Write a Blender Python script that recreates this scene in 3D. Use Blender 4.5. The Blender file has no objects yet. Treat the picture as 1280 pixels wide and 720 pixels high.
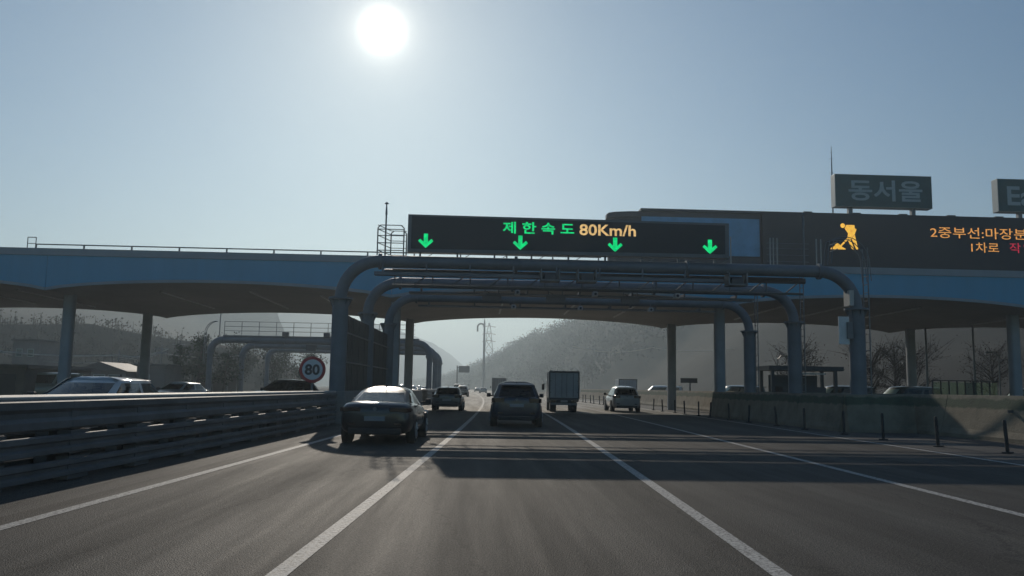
import bpy, bmesh, math, random
import numpy as np
from mathutils import Vector, noise as mnoise
random.seed(7); np.random.seed(7)
S = bpy.context.scene
COL = S.collection
R = math.radians

# ------------------------------------------------------------------ camera
FPX = 1060.0; EYE = 1.33
psi = R(2.3); th = math.atan(125 / FPX); rho = R(1.0)
fw = Vector((math.sin(psi) * math.cos(th), math.cos(psi) * math.cos(th), math.sin(th)))
r0 = Vector((math.cos(psi), -math.sin(psi), 0)); u0 = r0.cross(fw)
rr = r0 * math.cos(rho) + u0 * math.sin(rho)
uu = -r0 * math.sin(rho) + u0 * math.cos(rho)
cam = bpy.data.cameras.new('camera'); cam_ob = bpy.data.objects.new('camera', cam); COL.objects.link(cam_ob)
from mathutils import Matrix
cam_ob.matrix_world = Matrix(((rr.x, uu.x, -fw.x, 0), (rr.y, uu.y, -fw.y, 0), (rr.z, uu.z, -fw.z, EYE), (0, 0, 0, 1)))
cam.sensor_width = 36; cam.lens = 36 * FPX / 1280; cam.clip_start = 0.1; cam.clip_end = 12000
S.camera = cam_ob

# ------------------------------------------------------------------ sky, sun, exposure
SUN_EL, SUN_AZ = R(23.2), R(-7.07)
SUN_DIR = Vector((math.sin(SUN_AZ) * math.cos(SUN_EL), math.cos(SUN_AZ) * math.cos(SUN_EL), math.sin(SUN_EL)))
W = bpy.data.worlds.new('World'); S.world = W; W.use_nodes = True
nt = W.node_tree; N = nt.nodes; LK = nt.links
bg = N['Background']
sky = N.new('ShaderNodeTexSky'); sky.sky_type = 'NISHITA'; sky.sun_disc = False
sky.sun_elevation = SUN_EL; sky.sun_rotation = SUN_AZ
sky.air_density = 1.0; sky.dust_density = 0.3; sky.ozone_density = 2.0; sky.altitude = 100
hs = N.new('ShaderNodeHueSaturation'); hs.inputs['Saturation'].default_value = 1.28
LK.new(sky.outputs[0], hs.inputs['Color'])
tc = N.new('ShaderNodeTexCoord')
nrm = N.new('ShaderNodeVectorMath'); nrm.operation = 'NORMALIZE'; LK.new(tc.outputs['Generated'], nrm.inputs[0])
dp = N.new('ShaderNodeVectorMath'); dp.operation = 'DOT_PRODUCT'; dp.inputs[1].default_value = SUN_DIR
LK.new(nrm.outputs[0], dp.inputs[0])
ac = N.new('ShaderNodeMath'); ac.operation = 'ARCCOSINE'; LK.new(dp.outputs['Value'], ac.inputs[0])
mr = N.new('ShaderNodeMapRange'); mr.inputs[1].default_value = 0.0; mr.inputs[2].default_value = R(13); LK.new(ac.outputs[0], mr.inputs[0])
rp = N.new('ShaderNodeValToRGB'); LK.new(mr.outputs[0], rp.inputs[0])     # the sun's disc and the aureole round it
e = rp.color_ramp.elements
e[0].position = 0.0; e[0].color = (1, 1, 1, 1)
e[1].position = 1.0; e[1].color = (0, 0, 0, 1)
for p, v in ((0.07, 1.0), (0.095, 0.62), (0.12, 0.40), (0.145, 0.28), (0.185, 0.19), (0.25, 0.12), (0.36, 0.068), (0.5, 0.038), (0.74, 0.014)):
    q = e.new(p); q.color = (v, v * 0.90, v * 0.74, 1)
sc_ = N.new('ShaderNodeVectorMath'); sc_.operation = 'SCALE'; sc_.inputs['Scale'].default_value = 30.0
LK.new(rp.outputs[0], sc_.inputs[0])
ad = N.new('ShaderNodeVectorMath'); ad.operation = 'ADD'
wb = N.new('ShaderNodeVectorMath'); wb.operation = 'MULTIPLY'; wb.inputs[1].default_value = (0.86, 1.0, 1.01)
LK.new(hs.outputs[0], wb.inputs[0]); LK.new(wb.outputs[0], ad.inputs[0]); LK.new(sc_.outputs[0], ad.inputs[1])
LK.new(ad.outputs[0], bg.inputs['Color']); bg.inputs['Strength'].default_value = 0.058
sl = bpy.data.lights.new('sun', 'SUN'); sl.energy = 2.7; sl.angle = R(0.5); sl.color = (1.0, 0.89, 0.75)
so = bpy.data.objects.new('sun', sl); COL.objects.link(so)
so.rotation_euler = (-SUN_DIR).to_track_quat('-Z', 'Y').to_euler()
S.view_settings.view_transform = 'Standard'; S.view_settings.look = 'None'
S.view_settings.exposure = 0.0; S.view_settings.gamma = 1.0
S.render.engine = 'CYCLES'
S.cycles.use_denoising = True; S.cycles.volume_bounces = 0; S.cycles.max_bounces = 6
S.cycles.transparent_max_bounces = 12; S.cycles.sample_clamp_indirect = 4.0

# ------------------------------------------------------------------ helpers
def xc(y):                                   # sideways drift of the carriageway
    if y < 100: return 0.05 * y - 0.00025 * y * y if y > 0 else 0.05 * y
    return 2.5 - (y - 100) ** 2 * 1.2e-4

class MB:
    def __init__(s): s.v = []; s.f = []
    def add(s, vs, fs):
        b = len(s.v); s.v += [tuple(p) for p in vs]; s.f += [tuple(i + b for i in f) for f in fs]; return s
    def box(s, x0, x1, y0, y1, z0, z1):
        return s.add([(x0, y0, z0), (x1, y0, z0), (x1, y1, z0), (x0, y1, z0), (x0, y0, z1), (x1, y0, z1), (x1, y1, z1), (x0, y1, z1)],
                     [(0, 3, 2, 1), (4, 5, 6, 7), (0, 1, 5, 4), (1, 2, 6, 5), (2, 3, 7, 6), (3, 0, 4, 7)])
    def cbox(s, c, d): return s.box(c[0] - d[0] / 2, c[0] + d[0] / 2, c[1] - d[1] / 2, c[1] + d[1] / 2, c[2] - d[2] / 2, c[2] + d[2] / 2)
    def tube(s, path, r, n=8, cap=True):
        P = [Vector(p) for p in path]; m = len(P)
        rs = r if isinstance(r, (list, tuple)) else [r] * m
        up = None; vs = []
        for i in range(m):
            t = (P[min(i + 1, m - 1)] - P[max(i - 1, 0)]).normalized()
            if up is None: up = Vector((0, 0, 1)) if abs(t.z) < 0.9 else Vector((0, 1, 0))
            a = t.cross(up)
            if a.length < 1e-4: a = t.cross(Vector((1, 0, 0)))
            a.normalize(); b = a.cross(t).normalized(); up = b
            for k in range(n):
                g = 2 * math.pi * k / n
                vs.append(P[i] + a * (rs[i] * math.cos(g)) + b * (rs[i] * math.sin(g)))
        fs = [(i * n + k, i * n + (k + 1) % n, (i + 1) * n + (k + 1) % n, (i + 1) * n + k) for i in range(m - 1) for k in range(n)]
        if cap: fs += [tuple(range(n))[::-1], tuple(range((m - 1) * n, m * n))]
        return s.add(vs, fs)
    def prism(s, poly, a0, a1, axis='y'):    # polygon in the plane across the axis
        n = len(poly)
        def mk(u, v, a): return (u, a, v) if axis == 'y' else ((a, u, v) if axis == 'x' else (u, v, a))
        vs = [mk(u, v, a0) for u, v in poly] + [mk(u, v, a1) for u, v in poly]
        return s.add(vs, [tuple(range(n)), tuple(range(n, 2 * n))[::-1]] + [(i, i + n, (i + 1) % n + n, (i + 1) % n) for i in range(n)])
    def mesh(s, name, mat, smooth=False, fix=True):
        me = bpy.data.meshes.new(name); me.from_pydata(s.v, [], s.f)
        if fix:
            bm = bmesh.new(); bm.from_mesh(me); bmesh.ops.recalc_face_normals(bm, faces=bm.faces); bm.to_mesh(me); bm.free()
        if mat: me.materials.append(mat)
        if smooth:
            for p in me.polygons: p.use_smooth = True
            try: me.set_sharp_from_angle(angle=R(38))
            except Exception: pass
        return me
    def build(s, name, mat, parent=None, smooth=False, bevel=0.0, world=True, fix=True):
        me = s.mesh(name, mat, smooth, fix)
        o = bpy.data.objects.new(name, me); COL.objects.link(o)
        if parent:
            if world: me.transform(Matrix.Translation(-wloc(parent)))
            o.parent = parent
        if bevel: bv(o, bevel)
        return o

def bv(o, w, seg=2):
    m = o.modifiers.new('bevel', 'BEVEL'); m.width = w; m.segments = seg; m.limit_method = 'ANGLE'; m.angle_limit = R(40); return o
def wloc(o):
    p = Vector((0, 0, 0))
    while o: p = p + o.location; o = o.parent
    return p
def tag(o, label=None, cat=None, group=None, kind=None):
    if label: o['label'] = label
    if cat: o['category'] = cat
    if group: o['group'] = group
    if kind: o['kind'] = kind
    return o
def thing(name, label, cat, loc=(0, 0, 0), group=None, rz=0.0):
    o = bpy.data.objects.new(name, None); COL.objects.link(o); o.location = loc; o.rotation_euler = (0, 0, rz); o.empty_display_size = 0.3
    return tag(o, label, cat, group)
def recentre(o):                              # a one-mesh thing gets its origin at its base
    me = o.data; c = [v.co for v in me.vertices]
    b = Vector((sum(p.x for p in c) / len(c), sum(p.y for p in c) / len(c), min(p.z for p in c)))
    me.transform(Matrix.Translation(-b)); o.location = b; return o
KIDS = {}
def copy_tree(o, parent=None):
    c = o.copy(); COL.objects.link(c); c.parent = parent
    for ch in list(o.children): copy_tree(ch, c)
    return c

def mat(name, col, rough=0.6, metal=0.0, var=0.15, scale=3.0, bump=0.0, bscale=40.0, spec=0.5, col2=None, stretch=None, coat=0.0):
    m = bpy.data.materials.new(name); m.use_nodes = True
    n = m.node_tree.nodes; l = m.node_tree.links; b = n['Principled BSDF']
    b.inputs['Roughness'].default_value = rough; b.inputs['Metallic'].default_value = metal
    b.inputs['Specular IOR Level'].default_value = spec
    if coat: b.inputs['Coat Weight'].default_value = coat; b.inputs['Coat Roughness'].default_value = 0.12
    t = n.new('ShaderNodeTexCoord'); src = t.outputs['Object']
    if stretch:
        mp = n.new('ShaderNodeMapping'); mp.inputs['Scale'].default_value = stretch; l.new(src, mp.inputs[0]); src = mp.outputs[0]
    nz = n.new('ShaderNodeTexNoise'); nz.inputs['Scale'].default_value = scale; nz.inputs['Detail'].default_value = 6; nz.inputs['Roughness'].default_value = 0.65
    l.new(src, nz.inputs['Vector'])
    cr = n.new('ShaderNodeValToRGB'); cr.color_ramp.elements[0].position = 0.3; cr.color_ramp.elements[1].position = 0.7
    c2 = col2 or [min(1, c * (1 + var)) for c in col]; c1 = [c * (1 - var) for c in col] if not col2 else col
    cr.color_ramp.elements[0].color = (*c1, 1); cr.color_ramp.elements[1].color = (*c2, 1)
    l.new(nz.outputs['Fac'], cr.inputs[0]); l.new(cr.outputs[0], b.inputs['Base Color'])
    rm = n.new('ShaderNodeMapRange'); rm.inputs[3].default_value = max(0.02, rough - 0.08); rm.inputs[4].default_value = min(1, rough + 0.08)
    l.new(nz.outputs['Fac'], rm.inputs[0]); l.new(rm.outputs[0], b.inputs['Roughness'])
    if bump:
        nb = n.new('ShaderNodeTexNoise'); nb.inputs['Scale'].default_value = bscale; nb.inputs['Detail'].default_value = 4; l.new(t.outputs['Object'], nb.inputs['Vector'])
        bp = n.new('ShaderNodeBump'); bp.inputs['Strength'].default_value = bump; bp.inputs['Distance'].default_value = 0.02
        l.new(nb.outputs['Fac'], bp.inputs['Height']); l.new(bp.outputs[0], b.inputs['Normal'])
    return m
def emit(name, col, st=1.0):
    m = mat(name, [c * 0.2 for c in col], 0.5); b = m.node_tree.nodes['Principled BSDF']
    b.inputs['Emission Color'].default_value = (*col, 1); nz = m.node_tree.nodes.new('ShaderNodeTexNoise'); nz.inputs['Scale'].default_value = 9; nz.inputs['Detail'].default_value = 3
    t = m.node_tree.nodes.new('ShaderNodeTexCoord'); m.node_tree.links.new(t.outputs['Object'], nz.inputs['Vector'])
    r = m.node_tree.nodes.new('ShaderNodeMapRange'); r.inputs[1].default_value = 0.3; r.inputs[2].default_value = 0.7; r.inputs[3].default_value = st * 0.7; r.inputs[4].default_value = st * 1.2
    m.node_tree.links.new(nz.outputs['Fac'], r.inputs[0]); m.node_tree.links.new(r.outputs[0], b.inputs['Emission Strength']); return m

M = {}
M['steel'] = mat('galvanised_steel', (0.20, 0.21, 0.22), 0.5, 0.55, 0.2, 2.0, 0.1, 60)
M['gantry'] = mat('gantry_grey_paint', (0.15, 0.172, 0.195), 0.5, 0.05, 0.18, 1.2, 0.06, 30)
M['rail'] = mat('guardrail_zinc', (0.15, 0.153, 0.155), 0.62, 0.15, 0.25, 1.5, 0.15, 25)
M['pipe'] = mat('bright_zinc_pipe', (0.5, 0.49, 0.46), 0.6, 0.3, 0.12, 4.0)
M['concrete'] = mat('grey_concrete', (0.23, 0.22, 0.205), 0.85, 0, 0.25, 1.3, 0.35, 22)
M['pier'] = mat('pier_paint', (0.34, 0.36, 0.38), 0.7, 0, 0.15, 0.9, 0.1, 20)
M['soffit'] = mat('soffit_render', (0.38, 0.36, 0.345), 0.8, 0, 0.15, 0.25, 0.1, 8)
M['blue'] = mat('blue_cladding', (0.075, 0.37, 0.57), 0.4, 0.0, 0.06, 1.3, 0.03, 10, stretch=(1.2, 1, 0.12))
M['trim'] = mat('pale_blue_trim', (0.30, 0.34, 0.38), 0.45, 0, 0.1, 1.0)
M['hall'] = mat('dark_hall_cladding', (0.055, 0.06, 0.07), 0.5, 0.0, 0.2, 0.6, 0.05, 12)
M['bluepanel'] = mat('hall_blue_panel', (0.14, 0.38, 0.60), 0.35, 0.0, 0.15, 1.2)
M['led'] = mat('led_board_black', (0.027, 0.031, 0.040), 0.5, 0, 0.2, 30.0)
M['sign_frame'] = mat('sign_cabinet_grey', (0.16, 0.17, 0.18), 0.5, 0.2, 0.12, 3)
M['green_sign'] = mat('dark_green_sign', (0.03, 0.10, 0.10), 0.5, 0, 0.2, 1.5)
M['sign_side'] = mat('sign_side_sheet', (0.42, 0.46, 0.44), 0.5, 0.1, 0.1, 2)
M['sign_letter'] = mat('sign_letter_grey', (0.44, 0.50, 0.50), 0.5, 0, 0.1, 6)
M['black'] = mat('black_plastic', (0.02, 0.021, 0.023), 0.55, 0, 0.3, 8)
M['tyre'] = mat('tyre_rubber', (0.018, 0.018, 0.019), 0.8, 0, 0.3, 12)
M['rim'] = mat('alloy_rim', (0.35, 0.36, 0.37), 0.35, 0.8, 0.1, 6)
M['plate'] = mat('number_plate', (0.28, 0.29, 0.30), 0.5, 0, 0.1, 20)
M['tail'] = mat('tail_lamp_red', (0.035, 0.004, 0.006), 0.2, 0, 0.2, 14, coat=0.6)
M['head'] = mat('head_lamp_clear', (0.55, 0.58, 0.6), 0.12, 0.3, 0.1, 9)
M['chrome'] = mat('chrome_trim', (0.6, 0.6, 0.6), 0.15, 1.0, 0.05, 4)
M['seat'] = mat('seat_fabric', (0.03, 0.03, 0.032), 0.85, 0, 0.3, 9)
M['white'] = mat('white_sheet', (0.7, 0.71, 0.7), 0.55, 0, 0.1, 2)
M['cargo'] = mat('cargo_box_grey', (0.33, 0.36, 0.39), 0.5, 0.15, 0.14, 1.2, 0.05, 6)
M['wood'] = mat('bark', (0.07, 0.055, 0.045), 0.9, 0, 0.3, 6, 0.4, 30)
M['pine'] = mat('pine_needles', (0.035, 0.055, 0.03), 0.8, 0, 0.45, 0.9)
M['broad'] = mat('evergreen_leaves', (0.05, 0.055, 0.035), 0.8, 0, 0.4, 0.7)
M['twig'] = mat('bare_twigs', (0.11, 0.095, 0.085), 0.9, 0, 0.35, 0.8)
M['roof'] = mat('roof_sheet', (0.12, 0.11, 0.105), 0.6, 0, 0.25, 0.8)
M['wall'] = mat('building_render', (0.2, 0.185, 0.17), 0.85, 0, 0.2, 0.5)
M['glassdark'] = mat('building_glass', (0.06, 0.09, 0.09), 0.12, 0, 0.2, 0.9)
M['red'] = mat('sign_red', (0.42, 0.02, 0.03), 0.45, 0, 0.12, 7)
M['signwhite'] = mat('sign_white', (0.62, 0.63, 0.66), 0.5, 0, 0.06, 8)
M['signblack'] = mat('sign_black', (0.02, 0.02, 0.03), 0.5, 0, 0.1, 8)
M['ledgreen'] = emit('led_green', (0.0, 0.78, 0.22), 0.85)
M['ledamber'] = emit('led_amber', (0.95, 0.62, 0.25), 0.75)
M['ledorange'] = emit('led_orange', (0.95, 0.42, 0.10), 0.75)
M['ledyellow'] = emit('led_yellow', (1.0, 0.55, 0.07), 0.9)
M['ledred'] = emit('led_red', (0.7, 0.03, 0.08), 0.6)

def paint_mat():
    m = mat('car_paint', (1, 1, 1), 0.32, 0.0, 0.08, 3.0, coat=0.9); n = m.node_tree.nodes; l = m.node_tree.links
    b = n['Principled BSDF']; oi = n.new('ShaderNodeObjectInfo')
    mx = n.new('ShaderNodeMix'); mx.data_type = 'RGBA'; mx.blend_type = 'MULTIPLY'; mx.inputs['Factor'].default_value = 1
    old = b.inputs['Base Color'].links[0].from_socket
    l.new(old, mx.inputs['A']); l.new(oi.outputs['Color'], mx.inputs['B']); l.new(mx.outputs['Result'], b.inputs['Base Color'])
    return m
M['paint'] = paint_mat()
def glass_mat(name, tint):
    m = bpy.data.materials.new(name); m.use_nodes = True; n = m.node_tree.nodes; l = m.node_tree.links
    for x in list(n): n.remove(x)
    out = n.new('ShaderNodeOutputMaterial'); tr = n.new('ShaderNodeBsdfTransparent'); tr.inputs[0].default_value = (*tint, 1)
    gl = n.new('ShaderNodeBsdfGlossy'); gl.inputs['Roughness'].default_value = 0.06; gl.inputs[0].default_value = (0.9, 0.92, 0.92, 1)
    fr = n.new('ShaderNodeFresnel'); fr.inputs[0].default_value = 1.5
    mx = n.new('ShaderNodeMixShader'); l.new(fr.outputs[0], mx.inputs[0]); l.new(tr.outputs[0], mx.inputs[1]); l.new(gl.outputs[0], mx.inputs[2]); l.new(mx.outputs[0], out.inputs[0])
    return m
M['glass'] = glass_mat('car_glass', (0.30, 0.33, 0.33)); M['tint'] = glass_mat('tinted_glass', (0.07, 0.08, 0.085)); M['screen'] = glass_mat('windscreen_glass', (0.16, 0.18, 0.18)); M['clear'] = glass_mat('clear_glass', (0.6, 0.72, 0.68))

M['sky_glare'] = mat('glare_green_windscreen', (0.42, 0.55, 0.48), 0.25, 0, 0.1, 5)  # bright sky reflection on the van windscreens, painted as an opaque pale green
def asphalt(name, base, warm):
    m = bpy.data.materials.new(name); m.use_nodes = True; n = m.node_tree.nodes; l = m.node_tree.links; b = n['Principled BSDF']
    t = n.new('ShaderNodeTexCoord')
    def nz(scale, det, mapping=None):
        x = n.new('ShaderNodeTexNoise'); x.inputs['Scale'].default_value = scale; x.inputs['Detail'].default_value = det; x.inputs['Roughness'].default_value = 0.7
        if mapping:
            mp = n.new('ShaderNodeMapping'); mp.inputs['Scale'].default_value = mapping; l.new(t.outputs['Object'], mp.inputs[0]); l.new(mp.outputs[0], x.inputs['Vector'])
        else: l.new(t.outputs['Object'], x.inputs['Vector'])
        return x
    grain = nz(48, 3); wear = nz(1.0, 4, (1.1, 0.05, 1)); blot = nz(0.35, 5)
    vor = n.new('ShaderNodeTexVoronoi'); vor.inputs['Scale'].default_value = 90; l.new(t.outputs['Object'], vor.inputs['Vector'])
    r1 = n.new('ShaderNodeValToRGB'); r1.color_ramp.elements[0].position = 0.33; r1.color_ramp.elements[1].position = 0.72
    r1.color_ramp.elements[0].color = (*[c * 0.28 for c in base], 1); r1.color_ramp.elements[1].color = (*[c * 2.0 for c in warm], 1)
    l.new(grain.outputs['Fac'], r1.inputs[0])
    r2 = n.new('ShaderNodeMapRange'); r2.inputs[1].default_value = 0.3; r2.inputs[2].default_value = 0.7; r2.inputs[3].default_value = 0.72; r2.inputs[4].default_value = 1.25; l.new(wear.outputs['Fac'], r2.inputs[0])
    r3 = n.new('ShaderNodeMapRange'); r3.inputs[1].default_value = 0.3; r3.inputs[2].default_value = 0.7; r3.inputs[3].default_value = 0.8; r3.inputs[4].default_value = 1.2; l.new(blot.outputs['Fac'], r3.inputs[0])
    mu = n.new('ShaderNodeMath'); mu.operation = 'MULTIPLY'; l.new(r2.outputs[0], mu.inputs[0]); l.new(r3.outputs[0], mu.inputs[1])
    mpc = n.new('ShaderNodeMapping'); mpc.inputs['Scale'].default_value = (0.42, 0.09, 1); l.new(t.outputs['Object'], mpc.inputs[0])
    wob = nz(1.6, 4); wv = n.new('ShaderNodeVectorMath'); wv.operation = 'SCALE'; wv.inputs['Scale'].default_value = 0.22; l.new(wob.outputs['Color'], wv.inputs[0])
    wa = n.new('ShaderNodeVectorMath'); wa.operation = 'ADD'; l.new(mpc.outputs[0], wa.inputs[0]); l.new(wv.outputs[0], wa.inputs[1])
    ck = n.new('ShaderNodeTexVoronoi'); ck.feature = 'DISTANCE_TO_EDGE'; ck.inputs['Scale'].default_value = 1.0; l.new(wa.outputs[0], ck.inputs['Vector'])
    cm = n.new('ShaderNodeMapRange'); cm.inputs[1].default_value = 0.003; cm.inputs[2].default_value = 0.010; cm.inputs[3].default_value = 0.62; cm.inputs[4].default_value = 1.0; l.new(ck.outputs['Distance'], cm.inputs[0])
    sx = n.new('ShaderNodeSeparateXYZ'); l.new(t.outputs['Object'], sx.inputs[0])
    def mth(op, a, b):
        q = n.new('ShaderNodeMath'); q.operation = op
        for i_, v_ in enumerate((a, b)):
            if isinstance(v_, (int, float)): q.inputs[i_].default_value = v_
            elif v_ is not None: l.new(v_, q.inputs[i_])
        return q.outputs[0]
    yy_ = mth('MULTIPLY', sx.outputs['Y'], mth('SUBTRACT', 0.05, mth('MULTIPLY', sx.outputs['Y'], 0.00025)))
    tr_ = mth('COSINE', mth('MULTIPLY', mth('SUBTRACT', mth('SUBTRACT', sx.outputs['X'], yy_), 0.15), 2 * math.pi / 1.81), None)   # polished wheel tracks, darker oil line between
    tk = mth('ADD', 1.0, mth('MULTIPLY', tr_, mth('MULTIPLY', blot.outputs['Fac'], -0.28)))
    mu0 = n.new('ShaderNodeMath'); mu0.operation = 'MULTIPLY'; l.new(mu.outputs[0], mu0.inputs[0]); l.new(tk, mu0.inputs[1]); mu = mu0
    mc = n.new('ShaderNodeMath'); mc.operation = 'MULTIPLY'; l.new(mu.outputs[0], mc.inputs[0]); l.new(cm.outputs[0], mc.inputs[1]); mu = mc
    vm = n.new('ShaderNodeVectorMath'); vm.operation = 'SCALE'; l.new(r1.outputs[0], vm.inputs[0]); l.new(mu.outputs[0], vm.inputs['Scale']); l.new(vm.outputs[0], b.inputs['Base Color'])
    r4 = n.new('ShaderNodeMapRange'); r4.inputs[1].default_value = 0.3; r4.inputs[2].default_value = 0.7; r4.inputs[3].default_value = 0.8; r4.inputs[4].default_value = 0.62; l.new(wear.outputs['Fac'], r4.inputs[0]); l.new(r4.outputs[0], b.inputs['Roughness'])
    b.inputs['Specular IOR Level'].default_value = 0.11
    b.inputs['Sheen Weight'].default_value = 0.04; b.inputs['Sheen Roughness'].default_value = 0.4; b.inputs['Sheen Tint'].default_value = (1.0, 0.95, 0.86, 1)
    bp = n.new('ShaderNodeBump'); bp.inputs['Strength'].default_value = 0.55; bp.inputs['Distance'].default_value = 0.012
    l.new(vor.outputs['Distance'], bp.inputs['Height']); l.new(bp.outputs[0], b.inputs['Normal'])
    return m
M['asphalt'] = asphalt('asphalt', (0.049, 0.0465, 0.043), (0.064, 0.057, 0.048))
M['asphalt_sun'] = asphalt('asphalt_sun_bright', (0.20, 0.19, 0.165), (0.25, 0.23, 0.19))  # base colour raised to carry the sun's grazing brightness on the far road
M['shoulder'] = asphalt('shoulder_asphalt', (0.075, 0.072, 0.068), (0.095, 0.088, 0.078))
def line_mat():
    m = mat('road_paint', (0.46, 0.445, 0.41), 0.7, 0, 0.2, 9.0, 0.3, 60); n = m.node_tree.nodes; l = m.node_tree.links; b = n['Principled BSDF']
    t = n.new('ShaderNodeTexCoord'); x = n.new('ShaderNodeTexNoise'); x.inputs['Scale'].default_value = 26; x.inputs['Detail'].default_value = 6; x.inputs['Roughness'].default_value = 0.75
    l.new(t.outputs['Object'], x.inputs['Vector'])
    r = n.new('ShaderNodeValToRGB'); r.color_ramp.elements[0].position = 0.38; r.color_ramp.elements[1].position = 0.54
    r.color_ramp.elements[0].color = (0.07, 0.068, 0.062, 1); r.color_ramp.elements[1].color = (1, 1, 1, 1); l.new(x.outputs['Fac'], r.inputs[0])
    mx = n.new('ShaderNodeMix'); mx.data_type = 'RGBA'; mx.blend_type = 'MULTIPLY'; mx.inputs['Factor'].default_value = 1
    old = b.inputs['Base Color'].links[0].from_socket; l.new(old, mx.inputs['A']); l.new(r.outputs[0], mx.inputs['B']); l.new(mx.outputs['Result'], b.inputs['Base Color'])
    return m
M['line'] = line_mat()
def moss_mat():                               # stained barrier concrete: a green band and brown blotches
    m = mat('stained_concrete', (0.25, 0.23, 0.19), 0.9, 0, 0.3, 1.6, 0.5, 18); n = m.node_tree.nodes; l = m.node_tree.links; b = n['Principled BSDF']
    t = n.new('ShaderNodeTexCoord'); sp = n.new('ShaderNodeSeparateXYZ'); l.new(t.outputs['Object'], sp.inputs[0])
    x = n.new('ShaderNodeTexNoise'); x.inputs['Scale'].default_value = 2.2; x.inputs['Detail'].default_value = 7; l.new(t.outputs['Object'], x.inputs['Vector'])
    a = n.new('ShaderNodeMath'); a.operation = 'MULTIPLY_ADD'; a.inputs[1].default_value = 0.16; l.new(x.outputs['Fac'], a.inputs[0]); zs = n.new('ShaderNodeMath'); zs.operation = 'MULTIPLY'; zs.inputs[1].default_value = 0.63; l.new(sp.outputs['Z'], zs.inputs[0]); l.new(zs.outputs[0], a.inputs[2])
    r = n.new('ShaderNodeValToRGB'); l.new(a.outputs[0], r.inputs[0])
    el = r.color_ramp.elements; el[0].position = 0.0; el[0].color = (1, 0.95, 0.85, 1); el[1].position = 1.0; el[1].color = (0.9, 0.92, 0.85, 1)
    for p, c in ((0.66, (1, 0.93, 0.8)), (0.70, (0.28, 0.42, 0.33)), (0.84, (0.28, 0.44, 0.34)), (0.88, (0.9, 0.92, 0.85))): q = el.new(p); q.color = (*c, 1)
    mx = n.new('ShaderNodeMix'); mx.data_type = 'RGBA'; mx.blend_type = 'MULTIPLY'; mx.inputs['Factor'].default_value = 1
    old = b.inputs['Base Color'].links[0].from_socket; l.new(old, mx.inputs['A']); l.new(r.outputs[0], mx.inputs['B']); l.new(mx.outputs['Result'], b.inputs['Base Color'])
    return m
M['moss'] = moss_mat()
M['ground'] = mat('bare_ground', (0.11, 0.095, 0.075), 0.95, 0, 0.35, 0.15, 0.4, 3)
M['hill'] = mat('winter_hillside', (0.045, 0.041, 0.034), 0.95, 0, 0.35, 0.06, 0.25, 0.5)
M['hilltree'] = mat('winter_woodland', (0.045, 0.04, 0.032), 0.95, 0, 0.35, 0.03)
M['panel'] = mat('dark_screen_panel', (0.05, 0.055, 0.06), 0.6, 0.1, 0.2, 1.5)

for k_ in ('hill', 'hilltree', 'twig', 'pine', 'broad', 'ground', 'wood'): M[k_].node_tree.nodes['Principled BSDF'].inputs['Specular IOR Level'].default_value = 0.04
# ------------------------------------------------------------------ ground and roads
def strip(name, off0, off1, y0, y1, z, m, follow=True, step=None):
    mb = MB(); ys = []; y = y0
    while y < y1: ys.append(y); y += step or (4 if y < 160 else 20)
    ys.append(y1)
    for y in ys:
        d = xc(y) if follow else 0
        mb.v += [(off0 + d, y, z), (off1 + d, y, z)]
    mb.f = [(2 * i, 2 * i + 1, 2 * i + 3, 2 * i + 2) for i in range(len(ys) - 1)]
    return mb.build(name, m)
g = MB().add([(-3000, -200, -0.06), (3000, -200, -0.06), (3000, 5000, -0.06), (-3000, 5000, -0.06)], [(0, 1, 2, 3)]).build('ground', M['ground']); tag(g, kind='structure')
tag(strip('road', -5.0, 10.3, -60, 47.0, 0.0, M['asphalt']), kind='structure')
tag(strip('far_road_sun', -5.0, 10.3, 47.0, 1400, 0.0, M['asphalt_sun']), kind='structure')  # far stretch, its sunlit tone painted into the colour
tag(strip('median_strip', -7.4, -5.0, -60, 1400, 0.0, M['shoulder']), kind='structure')
tag(strip('opposite_road', -33, -7.4, -60, 1400, 0.0, M['asphalt']), kind='structure')
tag(strip('road_shoulder', 10.3, 14.4, -60, 1400, 0.0, M['shoulder']), kind='structure')
tag(strip('side_road', 17.2, 60, -60, 160, 0.0, M['asphalt'], False), kind='structure')
LINES = [(-4.62, 'pale edge line beside the median'), (-1.66, 'pale lane line left of the camera'), (1.96, 'pale lane line right of the camera'), (5.75, None), (9.97, None)]
for off, _ in LINES:
    tag(strip('lane_marking', off - 0.075, off + 0.075, -60, 500, 0.004, M['line']), kind='structure')
for off in (-7.9, -11.6, -15.3, -19.0, -22.7, -26.4):
    mb = MB()
    if off == -7.9: tag(strip('lane_marking', off - 0.075, off + 0.075, -60, 500, 0.004, M['line']), kind='structure')
    else:
        for k in range(30):
            y = -20 + k * 10
            a, b2 = xc(y), xc(y + 4)
            mb.add([(off - 0.07 + a, y, 0.004), (off + 0.07 + a, y, 0.004), (off + 0.07 + b2, y + 4, 0.004), (off - 0.07 + b2, y + 4, 0.004)], [(0, 1, 2, 3)])
        tag(mb.build('lane_marking', M['line']), kind='structure')

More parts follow.
